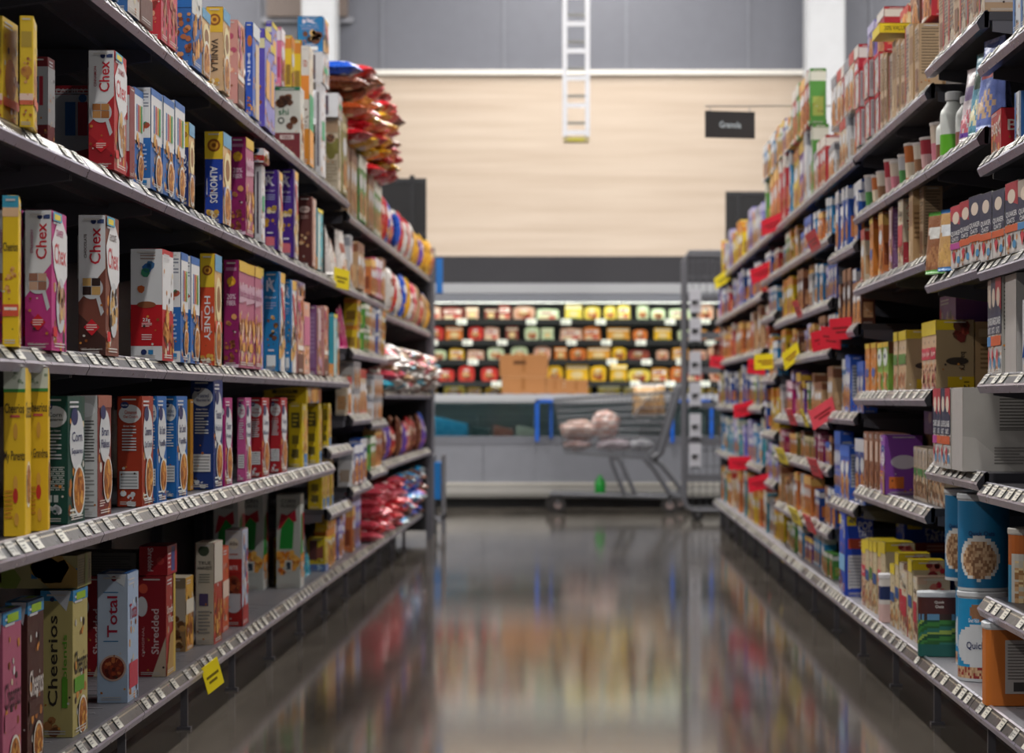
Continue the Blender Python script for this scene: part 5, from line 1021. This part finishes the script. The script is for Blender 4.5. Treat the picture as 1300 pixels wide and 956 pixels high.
nt.links.new(nz.outputs['Fac'], cr.inputs[0]); nt.links.new(cr.outputs[0], b.inputs['Base Color'])
m = MB(); m.box(-9,WY,0,9,WY+.2,2.2,'#3a393e'); struct(m.obj('wall_back', PAINT))
m = MB(); m.box(-9,WY-.02,2.26,9,WY+.2,3.96,'#ccc'); struct(m.obj('trim_1', wood))
m = MB(); m.box(-9,WY-.035,1.95,9,WY+.1,2.27,'#232227'); struct(m.obj('trim_2', PAINT))
m = MB(); m.box(-9,WY-.06,3.955,9,WY+.1,4.0,'#dedad2'); struct(m.obj('trim_3', PLASTIC))
m = MB(); m.box(-9,WY,4.0,9,WY+.2,7,'#62646d')
struct(m.obj('wall_upper', PAINT))
m = MB()
for k in range(-8, 8): m.box(.39+k*1.137-.012, WY-.012, 4.0, .39+k*1.137+.012, WY, 7, '#70727b')
struct(m.obj('trim_4', PAINT))
for sx, nm in ((-9,'wall_left'),(9,'wall_right')):
    m = MB(); m.box(sx,-6,0,sx+(.2 if sx > 0 else -.2),WY,7,'#8c8c90'); struct(m.obj(nm, PAINT))
m = MB(); m.box(-9,-6,6.8,9,WY+.3,7,'#8a8a8c'); struct(m.obj('ceiling', PAINT))
for x0, x1, lab in ((-2.585,-2.277,'white square column left of the wall, behind the cereal shelves'),(2.03,2.38,'white square column behind the right shelving')):
    m = MB(); m.box(x0,WY-.42,0,x1,WY-.06,6.8,'#b8babd'); m.box(x0-.02,WY-.44,0,x1+.02,WY-.04,.15,'#9a9a9e'); m.box(x0+.02,WY-.425,2,x1-.02,WY-.415,6.8,'#bcbec2')
    o = m.obj('column', PAINT); tag(o, lab, 'column')
m = MB(); m.box(-2.95,WY-.10,4.49,-2.2,WY-.001,5.2,'#6c5f58'); m.box(-3.0,WY-.05,4.44,-2.15,WY-.001,4.49,'#84858c'); o = m.obj('wall_panel', PAINT); tag(o, 'brown panel on the grey upper wall behind the left column', 'panel')

# hanging white ladder-like cable tray
root = empty('hanging_cable_tray', (-.055, 16, 2.68))
W = .075
for sx in (-1, 1):
    m = MB(); m.box(sx*W-.016,-.012,0,sx*W+.016,.004,4.12,'#e2e4ea'); m.obj('rail', PLASTIC, root)
    m = MB(); m.box(sx*W-.006,.09,-.02,sx*W+.006,.10,4.12,'#4c4c48' if sx > 0 else '#d0d0d4'); m.obj('rear_rail', PLASTIC, root)
for k in range(23):
    m = MB(); m.box(-W,-.010,.01+k*.18,W,.0,.01+k*.18+.03,'#e2e4ea'); m.obj('rung', PLASTIC, root)
    m = MB(); m.box(-W,.09,.09+k*.18,W,.098,.09+k*.18+.018,'#8c8c88'); m.obj('rear_rung', PLASTIC, root)
m = MB(); m.box(-W-.01,-.004,-.035,W+.01,.1,0,'#b8ac80'); m.box(-W+.02,-.006,-.03,W-.02,.0,-.012,'#c8c040'); m.obj('end_cap', PLASTIC, root)
tag(root, 'white ladder-shaped tray hanging down over the aisle from the ceiling', 'cable tray')

# aisle sign
root = empty('aisle_sign', (.71, 11.8, 2.28)); root.rotation_euler = (0,0,.22)
m = MB(); m.box(-.125,-.006,-.065,.125,.006,.065,'#232226'); m.obj('board', PAINT, root)
m = MB(); paint(m, (-.125,-.0065,-.065), (.25,0,0), (0,0,.13), (0,-1,0), [('T','Granola',.5,.5,.44,.24,'#b8c4cc',0)], random.Random(1)); m.obj('lettering', PRINT, root)
for x in (-.1, .1): m = MB(); m.tube([(x,0,.065),(x,0,.088)], .0025, '#8a8a8a'); m.obj('hook', PAINT, root)
m = MB(); m.tube([(-.125,0,.088),(.86,-.14,.10)], .004, '#8c867e'); m.obj('rod', PAINT, root)
tag(root, 'black hanging sign with white lettering on a thin rod over the right shelves', 'sign')

# ------------------------------------------------------------------ refrigerated case
root = empty('refrigerated_case', (0, 21.0, 0)); Y0 = 21.0
def part(nm, mat, fn, parent=root, smooth=False):
    m = MB(); fn(m); return m.obj(nm, mat, parent, (0,-Y0,0) if parent == root else (0,0,0), smooth)
XL, XRR = -2.25, 1.98
part('toe_kick', PAINT, lambda m: m.box(XL,21.08,0,XRR,21.15,.1,'#0e0e10'))
part('bumper_rail', PAINT, lambda m: (m.box(XL,20.97,.085,XRR,21.1,.22,'#9a9894'), m.box(XL,20.955,.1,XRR,20.975,.13,'#7c7a76'), m.box(XL,20.965,.2,XRR,20.975,.215,'#c0bcb4')))
part('front_panel', PAINT, lambda m: (m.box(XL,21.0,.22,XRR,21.06,.62,'#7a7c84'), m.box(XL,20.995,.55,XRR,21.0,.62,'#6a6c74'), *[m.box(-2.1+k*1.22-.004,20.997,.23,-2.1+k*1.22+.004,21.0,.55,'#5c5e66') for k in range(4)]))
part('well', PAINT, lambda m: (m.box(XL,21.06,.45,XRR,21.9,.5,'#5a5c60'), m.box(XL,21.85,.5,XRR,21.9,.95,'#8c9494'), m.box(XL,21.06,.1,XL+.03,21.9,.95,'#55575c'), m.box(XRR-.03,21.06,.1,XRR,21.9,.95,'#55575c')))
part('glass_front', GLASS, lambda m: m.box(XL,21.02,.62,XRR,21.03,.94,'#fff'))
part('handrail', PLASTIC, lambda m: (m.box(XL,20.98,.94,XRR,21.12,.985,'#b4b6ba'), m.box(XL,20.98,.912,XRR,20.995,.94,'#a4a6aa'), *[m.box(XL+.1+k*.16,20.985,.985,XL+.19+k*.16,21.08,.99,'#8a8c90') for k in range(26)]))
part('deck_lid', PLASTIC, lambda m: m.box(XL,21.36,.93,XRR,21.9,.965,'#a0a4a8'))
part('back', PAINT, lambda m: m.box(XL,22.36,.5,XRR,22.4,1.95,'#17191a'))
part('end_panel', PAINT, lambda m: m.box(XL-.03,21.5,0,XL,22.42,1.96,'#2c2c30')); part('end_panel', PAINT, lambda m: m.box(XRR,21.5,0,XRR+.03,22.42,1.96,'#2c2c30'))
part('canopy', PLASTIC, lambda m: (m.box(XL,21.45,1.83,XRR,22.4,1.97,'#9a9ca2'), m.box(XL,21.425,1.80,XRR,21.5,1.872,'#777a82')))
SHZ = [1.655, 1.47, 1.295, 1.10]
for k, z in enumerate(SHZ):
    s = part('shelf', PAINT, lambda m: (m.box(XL,21.62,z-.02,XRR,22.36,z,'#15171a'), m.box(XL,21.60,z-.045,XRR,21.625,z+.002,'#191d1d')))
    for q in range(13):
        if (q*7+k*5) % 4 == 0: continue
        m = MB(); m.box(0,21.588,z-.046,.09,21.597,z+.004,'#f0f4e8'); m.box(.015,21.5875,z-.03,.05,21.588,z-.02,'#8c8c88'); m.obj('price_label', PLASTIC, s, (XL+.18+q*.31+.05*((q*3+k) % 3),0,0))
part('tube_or_fill_light', emit_mat('case_lamp', (.95,1,.88), 6), lambda m: m.box(XL+.05,21.50,1.80,XRR-.05,21.54,1.82,'#fff'))
for k, z in enumerate(SHZ[:3]):
    part('tube_or_fill_light', emit_mat('shelf_lamp', (.95,1,.85), 3.2), lambda m: m.box(XL+.05,21.64,z-.032,XRR-.05,21.66,z-.022,'#fff'))
part('tube_or_fill_light', emit_mat('well_fill', (.9,1,.95), 5), lambda m: m.box(XL+.05,21.07,.925,XRR-.05,21.11,.937,'#fff'))  # added fill glow tucked behind the handrail lip to brighten the well, no real lamp
part('valance', PLASTIC, lambda m: m.box(XL,21.43,1.88,XRR,21.447,1.965,'#a2a4a8'))
for x0, x1 in ((-.41,-.29),(.76,1.10)):
    m = MB()
    pts = [(x0,20.93,.59),(x0,20.93,.925),(x1,20.93,.925)] if x0 < 0 else [(x0,20.93,.58),(x0,20.93,.925),(x1,20.93,.925),(x1,20.93,.58)]
    for a, c in zip(pts, pts[1:]): 
        m.box(min(a[0],c[0])-.016,20.915,min(a[2],c[2])-.014,max(a[0],c[0])+.016,20.945,max(a[2],c[2])+.014,'#1a5cc0')
    if x0 < 0: m.box(x1-.014,20.96,.6,x1+.014,20.98,.925,'#154a98')
    for q in (.62,.80): m.box(x0-.01,20.92,q,x0+.01,21.02,q+.02,'#154a98')
    m.box(x1-.01,20.92,.9,x1+.01,21.02,.93,'#154a98'); m.box(x0-.01,20.92,.9,x0+.01,21.02,.93,'#154a98')
    m.obj('blue_bumper_frame', PLASTIC, root, (0,-Y0,0))
tag(root, 'long refrigerated case with lit shelves and low glass front at the aisle end', 'refrigerated case')
sh = part('wire_divider', PAINT, lambda m: [m.box(XL+.3+q*.5,21.2,.5,XL+.304+q*.5,21.8,.8,'#70787c') for q in range(8)])
part('wire_divider', PAINT, lambda m: [m.box(XL,21.6,.6+q*.09,XRR,21.604,.605+q*.09,'#50585c') for q in range(4)])
# goods in the case
rnd = random.Random(12)
gc = [('#e8b81c','golden yellow'),('#d8782c','orange'),('#c83028','red'),('#c8d8b0','pale green'),('#d8a890','pinkish'),('#8a3c30','dark red'),('#e0c850','yellow'),('#d89830','amber')]
def pack_mesh(c, w, h, v):
    key = ('pk', c, w, h, v)
    if key not in MC:
        m = MB(); t = .08
        if v == 1: pr = [(-w*.42,0),(w*.42,0),(w/2,h*.45),(w*.46,h*.86),(w*.2,h),(-w*.25,h*.98),(-w*.47,h*.84),(-w/2,h*.4)]
        elif v == 2: pr = [(-w/2,0),(w/2,0),(w*.47,h*.9),(w*.1,h*.97),(-w*.1,h),(-w*.47,h*.92)]
        else: pr = [(-w/2,0),(w/2,0),(w/2*.98,h*.5),(w/2,h),(-w/2,h),(-w/2*.98,h*.5)]
        m.prism([(a,b_) for a,b_ in pr][::-1], -t/2, t/2, c)
        art = {0: [('R',0,.84,1,1,'#e8e0c8'), ('E',.5,.45,.3,.25,'#e0c890'), ('R',.1,.05,.9,.14,'#3c6c3c')],
               1: [('E',.5,.4,.34,.26,'#c86c38'), ('B',.25,.2,.75,.6,5,['#8a2c1c','#e8c890','#b83828'],.13), ('E',.5,.8,.2,.08,'#e8e8e0')],
               2: [('R',.1,.55,.9,.85,'#e4e0d8'), ('R',.2,.62,.7,.76,'#b02c28'), ('R',.08,.06,.92,.35,'#d8c4a0'), ('E',.7,.25,.2,.16,'#c0504a')]}[v]
        paint(m, (-w/2*.92,-t/2,0), (w*.92,0,0), (0,0,h*.9), (0,-1,0), art, random.Random(3))
        MC[key] = m.mesh('chilled_pack', PRINT)
    return MC[key]
rows = [(1.655,.12,[6,4,5,4,5,5,4,3,6,6,6,6,3,3,3,4,4,3,6,6,2]),(1.47,.12,[0,2,1,2,4,5,3,3,4,1,7,1,0,3,7,1,1,7,5,2,1]),(1.295,.11,[3,3,0,4,3,3,4,1,1,7,0,5,4,7,4,4,5,1,7,2,1]),(1.10,.14,[2,2,2,2,2,4,7,0,0,0,0,6,7,1,5,4,2,4,7,1,2]),(.965,.09,[0,0,6,0,0,6,0,1,0,6,6,0,0,6,0,0,6,0,0,0,6])]
for k, (z, hh, seq) in enumerate(rows):
    x = -1.62; j = 0
    while x < 1.62:
        c, wd = gc[seq[j % len(seq)]]; w = rnd.choice((.11,.13,.15,.15,.2)); hx = round(hh*rnd.choice((.8,.92,1.,1.08)), 3)
        o = link('chilled_pack', pack_mesh(c, w, hx, rnd.choice((0,1,1,2))), None, (x+w/2, 21.69+rnd.uniform(-.02,.05) if k < 4 else 21.8, z), rnd.uniform(-.12,.12))
        tag(o, f'{wd} chilled pack, {ORD[min(19,j)]} from the left on the {["top","second","third","fourth","lowest"][k]} lit case shelf', 'chilled pack', 'chilled packs in the refrigerated case')
        x += w+rnd.choice((.01,.015,.03,.06)); j += 1
# big packs down in the glass well
for k, (x, c, w) in enumerate(((-1.22,'#3c9cc8',.42),(-.91,'#4a5a5c',.18),(-.71,'#a8685c',.18),(-.5,'#c0b8a8',.2),(.62,'#3a4a44',.3),(1.3,'#a05840',.24))):
    m = MB(); m.prism([(-w/2,0),(w/2,0),(w/2*.9,.17+.05*(k == 0)),(-w/2*.95,.21+.1*(k == 0))][::-1], -.12, .12, c); m.box(-w*.3,-.123,.03,w*.2,-.121,.07,'#c8a8a0')
    o = m.obj('frozen_pack', FILM, None, (x, 21.25, .502)); tag(o, f'{["large blue","dark grey","dusky red","cream","dark green","rust red"][k]} frozen pack behind the low glass front', 'frozen pack')
# cardboard cartons resting on the case deck
for k, (x0, x1, z0, h, lab) in enumerate(((-.72,-.34,.990,.15,'wide brown carton, lower one of the stack on the case edge'),(-.74,-.32,1.141,.19,'large brown carton with dark hand hole, upper one of the stack'),(-.335,-.18,.990,.14,'brown carton next to the stack on the case edge'),(-.175,.03,.990,.12,'brown carton at the right of the row on the case edge'))):
    w = x1-x0; m = MB(); m.box(-w/2,-.1,0,w/2,.12,h,'#a8754a'); m.box(-w/2-.001,-.101,h-.012,w/2+.001,.121,h,'#b8865a'); m.box(-.01 if k else -.02,-.1015,h*.2,.012,-.1,h-.012,'#946438')
    if k == 1: m.box(-.09,-.102,h*.55,.02,-.1005,h*.72,'#5c3c24')
    o = m.obj('cardboard_box', CARD, None, ((x0+x1)/2, 21.2 if k != 1 else 21.2, z0)); tag(o, lab, 'box')

# ------------------------------------------------------------------ shopping cart
root = empty('shopping_cart', (.2, 20.1, 0))
g1, g2 = '#63646a', '#55565c'
def wire_panel(m, pts, nu, nv, r=.0042, col=g1):
    a, b_, c, d = [Vector(p) for p in pts]      # a-b bottom, d-c top
    for i in range(nu+1):
        t = i/nu; m.tube([a.lerp(b_,t), d.lerp(c,t)], r, col, 4)
    for j in range(nv+1):
        t = j/nv; m.tube([a.lerp(d,t), b_.lerp(c,t)], r, col, 4)
hw = .26
FBL, FBR = (-.36,-.2,.50), (-.36,.2,.50); BBL, BBR = (.40,-hw+.03,.44), (.40,hw-.03,.44)
FTL, FTR = (-.45,-.23,.94), (-.45,.23,.94); BTL, BTR = (.53,-hw,1.0), (.53,hw,1.0)
b = MB()
for p in ((FBL,BBL,BTL,FTL),(FBR,BBR,BTR,FTR)): wire_panel(b, p, 26, 9)
wire_panel(b, (FBL,FBR,FTR,FTL), 10, 8); wire_panel(b, (BBL,BBR,BTR,BTL), 10, 8); wire_panel(b, (FBL,BBL,BBR,FBR), 20, 10)
b.obj('basket', PAINT, root)
b = MB(); b.tube([FTL,BTL,BTR,FTR], .011, g2, 8, True); b.obj('basket_rim', PAINT, root)
for sy in (-hw, hw): b = MB(); b.tube([(.36,sy,.46),(.42,sy,.5),(.58,sy,1.04),(.60,sy,1.05)], .03, g2); b.obj('handle_upright', PAINT, root)
b = MB(); b.tube([(.60,-hw-.01,1.05),(.60,hw+.01,1.05)], .018, '#4c4e54'); b.obj('handle', PLASTIC, root)
b = MB(); wire_panel(b, ((.20,-.2,.80),(.20,.2,.80),(.36,.2,.99),(.36,-.2,.99)), 8, 5); wire_panel(b, ((.20,-.2,.78),(.47,-.2,.74),(.47,.2,.74),(.20,.2,.78)), 8, 5); b.obj('child_seat', PAINT, root)
for sy in (-1, 1):
    b = MB(); b.tube([(.02,sy*.2,.46),(.03,sy*.21,.40),(.13,sy*.22,.16)], .018, g2); b.tube([(.07,sy*.2,.46),(.10,sy*.21,.42),(.22,sy*.22,.16)], .018, g2); b.tube([(.02,sy*.2,.455),(.07,sy*.2,.455)], .016, g2); b.obj('leg', PAINT, root)
    b = MB(); b.tube([(.30,sy*.22,.45),(.38,sy*.23,.36),(.50,sy*.24,.17),(.58,sy*.24,.14)], .02, g2); b.tube([(.36,sy*.22,.45),(.44,sy*.23,.40),(.60,sy*.24,.20),(.58,sy*.24,.14)], .02, g2); b.obj('leg', PAINT, root)
b = MB(); b.tube([(-.48,-.16,.155),(.60,-.24,.135),(.60,.24,.135),(-.48,.16,.155)], .021, g2, 8, True)
for k in range(7): b.tube([(-.4+k*.15,-.17-.01*k,.15),(-.4+k*.15,.17+.01*k,.15)], .006, g2, 6)
b.obj('lower_tray', PAINT, root)
for x, sy, r in ((-.42,-1,.068),(-.46,1,.068),(.50,-1,.07),(.60,1,.07)):
    y = sy*(.16 if x < 0 else .25)
    w = MB(); pr = []
    w.tube([(x,y-.014,r),(x,y-.012,r),(x,y+.012,r),(x,y+.014,r)], r, '#2e2c2c', 20); w.tube([(x,y-.017,r),(x,y+.017,r)], r*.45, '#8a7a78', 14)
    wo = w.obj('wheel', PLASTIC, root)
    f = MB(); f.box(x-.012,y-.022,r,x+.012,y-.017,.15,'#77787c'); f.box(x-.012,y+.017,r,x+.012,y+.022,.15,'#77787c'); f.box(x-.014,y-.022,.125,x+.014,y+.022,.15,'#77787c'); f.obj('caster_fork', CHROME, wo)
tag(root, 'grey wire shopping cart with bread inside, side on before the glass case', 'shopping cart')
for k, (x, y, z, sc, c1, c2, rz, lab) in enumerate((
  (-.24,0,.60,(.34,.24,.17),'#c09a8c','#d8c0b8',.3,'clear bag of pink buns on the top of the cart load'),
  (-.03,.02,.60,(.24,.24,.25),'#b88c80','#dccac4',-.2,'upright bag of rolls at the right of the pink buns'),
  (-.26,.0,.515,(.24,.26,.10),'#a88078','#c8b0b0',0,'bag of buns lying at the bottom front of the cart'),
  (.04,-.02,.505,(.30,.24,.11),'#8c7c84','#c0b4bc',.1,'greyish bag of loaves in the middle of the cart'),
  (.27,0,.51,(.20,.24,.10),'#9c9ca4','#c8c8d0',.2,'pale plastic wrapped pack at the back of the cart'))):
    m = MB(); rd = random.Random(k)
    prof = []
    n0 = 10
    for i in range(n0+1):
        a = -PI/2+PI*i/n0; prof.append((max(.01, math.cos(a))*.5, .5+.5*math.sin(a)))
    m.lathe(prof, lambda a, zz, i: c2 if int(a*3+i*1.7) % 3 == 0 else c1, k=20, pw=.8)
    m.v = [(v[0]*sc[0]*(1+.12*math.sin(v[2]*9+v[1]*7)), v[1]*sc[1], v[2]*sc[2]+.008*math.sin(v[0]*21)) for v in m.v]
    o = m.obj('bread_bag', FILM, None, (.2+x, 20.1+y, z), True); o.rotation_euler = (0,0,rz); tag(o, lab, 'bread bag')
for k, (x, z, c, lab) in enumerate(((.30,.79,'#c8a070','tan bread bag filling the cart child seat'),(.37,.80,'#b8905c','golden bread bag leaning on the seat back'))):
    me = bag_mesh('bread%d' % k, .21, .27, .13, bagcol(c,'#d8d4d0','#e0d0b8','#a8743c'), False, k)
    o = link('bread_bag', me, None, (.2+x, 20.1-.03+.07*k, z), .2-.4*k); tag(o, lab, 'bread bag')
m = MB(); m.lathe([(.04,0),(.045,.01),(.045,.1),(.02,.13),(.018,.15)], '#18a038', k=16); o = m.obj('green_bottle', PLASTIC, None, (.2-.07, 20.1, .158), True); tag(o, 'small bright green bottle on the lower tray of the cart', 'bottle')

# ------------------------------------------------------------------ rolling rack at the right
root = empty('rolling_rack', (1.0, 18.7, 0)); c = '#5a5a60'
x0, x1, y0, y1 = -.22, .27, 0, .45; ZT = 2.08
for yy in (y0, y1):
    b = MB(); b.tube([(x0,yy,ZT-.05),(x0,yy,.16),(x0+.02,yy,.10),(x0+.06,yy,.08),(x1-.06,yy,.08),(x1-.02,yy,.10),(x1,yy,.16),(x1,yy,ZT-.05),(x1-.03,yy,ZT),(x0+.03,yy,ZT)], .016, c, 8, True); b.obj('side_frame', PAINT, root)
for k, z in enumerate((.34,.62,.90,1.17,1.44,1.72)):
    b = MB(); b.box(x0,y0,z-.012,x1,y1,z,'#4c4c52'); b.box(x0,y0-.01,z-.03,x1,y0,z+.02,'#5a5a60'); b.obj('shelf', PAINT, root)
zz = [.43,.66,.90,1.14,1.40,1.62]
for k, z in enumerate(zz):
    b = MB(); b.box(x0+.03,-.028,z-.02,x0+.12,-.022,z+.17,'#b4b4bc'); p = b.obj('white_card', PLASTIC, root)
    b = MB(); b.box(x0+.05,-.04,z+.055,x0+.085,-.028,z+.085,'#1a1a1c'); b.box(x0+.068,-.046,z+.072,x0+.10,-.036,z+.084,'#1a1a1c'); b.box(x0+.04,-.034,z-.02,x0+.11,-.028,z-.008,'#1a1a1c'); b.obj('black_clip', PLASTIC, p)
b = MB()
for k in range(9): b.tube([(x0+.02+k*.056,y1,.1),(x0+.02+k*.056,y1,ZT-.02)], .003, '#4c4c52', 4)
for k in range(16): b.tube([(x0,y1,.16+k*.125),(x1,y1,.16+k*.125)], .003, '#4c4c52', 4)
b.obj('back_grid', PAINT, root)
for x in (x0+.1, x1-.12):
    for yy in (y0+.03, y1-.03):
        b = MB(); b.tube([(x,yy-.014,.04),(x,yy+.014,.04)], .04, '#2a2a2c', 16); w = b.obj('caster_wheel', PLASTIC, root)
        b = MB(); b.box(x-.014,yy-.024,.035,x+.014,yy-.018,.09,'#8a8c90'); b.box(x-.014,yy+.018,.035,x+.014,yy+.024,.09,'#8a8c90'); b.obj('caster_fork', CHROME, w)
tag(root, 'tall grey wheeled rack with white cards and black clips by the right end', 'rack')
for k in range(3):
    o = link('snack_bag', bag_mesh('b_rack', .13, .2, .07, bagcol('#c86450','#c03038','#e0b098','#d89070'), False, 1), None, (1.12-.05*(k % 2), 18.82+.12*k, 1.17), .3*k); tag(o, f'orange red snack bag on the wheeled rack, {ORD[k]} from the front', 'snack bag')

# ------------------------------------------------------------------ light
hm = emit_mat('tube_lamp', (1,.97,.93), 6)
for ix, x in enumerate((-4.6, 0.0, 4.6)):
    for k in range(7):
        y = -3+k*3.9
        r = empty('ceiling_light', (x, y, 6.3)); m = MB(); m.box(-.11,-1.35,.03,.11,1.35,.09,'#c8c8c8'); m.obj('housing', PAINT, r)
        m = MB(); m.box(-.09,-1.3,.0,.09,1.3,.03,'#fff'); m.obj('diffuser', hm, r)
        for s in (-1,1): m = MB(); m.tube([(0,s*1.1,.09),(0,s*1.1,.5)], .004, '#888', 6); m.obj('suspension', PAINT, r)
        tag(r, f'long ceiling strip light, {ORD[k]} of the {["left","middle","right"][ix]} row above the aisles', 'light')
        l = bpy.data.lights.new('strip', 'AREA'); l.shape = 'RECTANGLE'; l.size = .2; l.size_y = 2.6; l.energy = LE*(.55,.55,.8,1,1.25,1.5,1.5)[k]; l.color = (1,.965,.92)
        lo = bpy.data.objects.new('strip_lamp', l); C.objects.link(lo); lo.location = (0,0,-.02); lo.parent = r
w = bpy.data.worlds.new('store'); bpy.context.scene.world = w; w.use_nodes = True
w.node_tree.nodes['Background'].inputs[0].default_value = (.8,.85,1,1); w.node_tree.nodes['Background'].inputs[1].default_value = .05
# ------------------------------------------------------------------ camera
cam = bpy.data.cameras.new('camera'); co = bpy.data.objects.new('camera', cam); C.objects.link(co)
co.location = (0,0,CH); co.rotation_euler = (PI/2,0,0)
cam.sensor_fit = 'HORIZONTAL'; cam.sensor_width = 36; cam.lens = F*36/1300
cam.shift_x = (650-VX)/1300; cam.shift_y = (VY-478)/1300
cam.clip_start = .05; cam.clip_end = 100
cam.dof.use_dof = True; cam.dof.focus_distance = 5.6; cam.dof.aperture_fstop = 5.4
sc = bpy.context.scene; sc.camera = co
sc.view_settings.view_transform = 'Standard'; sc.view_settings.look = 'None'; sc.view_settings.gamma = 1; sc.view_settings.use_curve_mapping = False
sc.view_settings.exposure = EXPO
sc.cycles.max_bounces = 6
# any label still shared gets its group
for lab, os_ in SEEN.items():
    if len(os_) > 1:
        for o in os_: o['group'] = os_[0].get('group', lab[:40])
print('objects', len(bpy.data.objects), 'top', sum(1 for o in bpy.data.objects if not o.parent), 'dups', sum(len(v) for v in SEEN.values() if len(v) > 1))

for lab in SEEN:
    if len(lab.split()) > 16: print('LONG', len(lab.split()), lab)
    if len(SEEN[lab])>1: print('DUP', lab, len(SEEN[lab]))
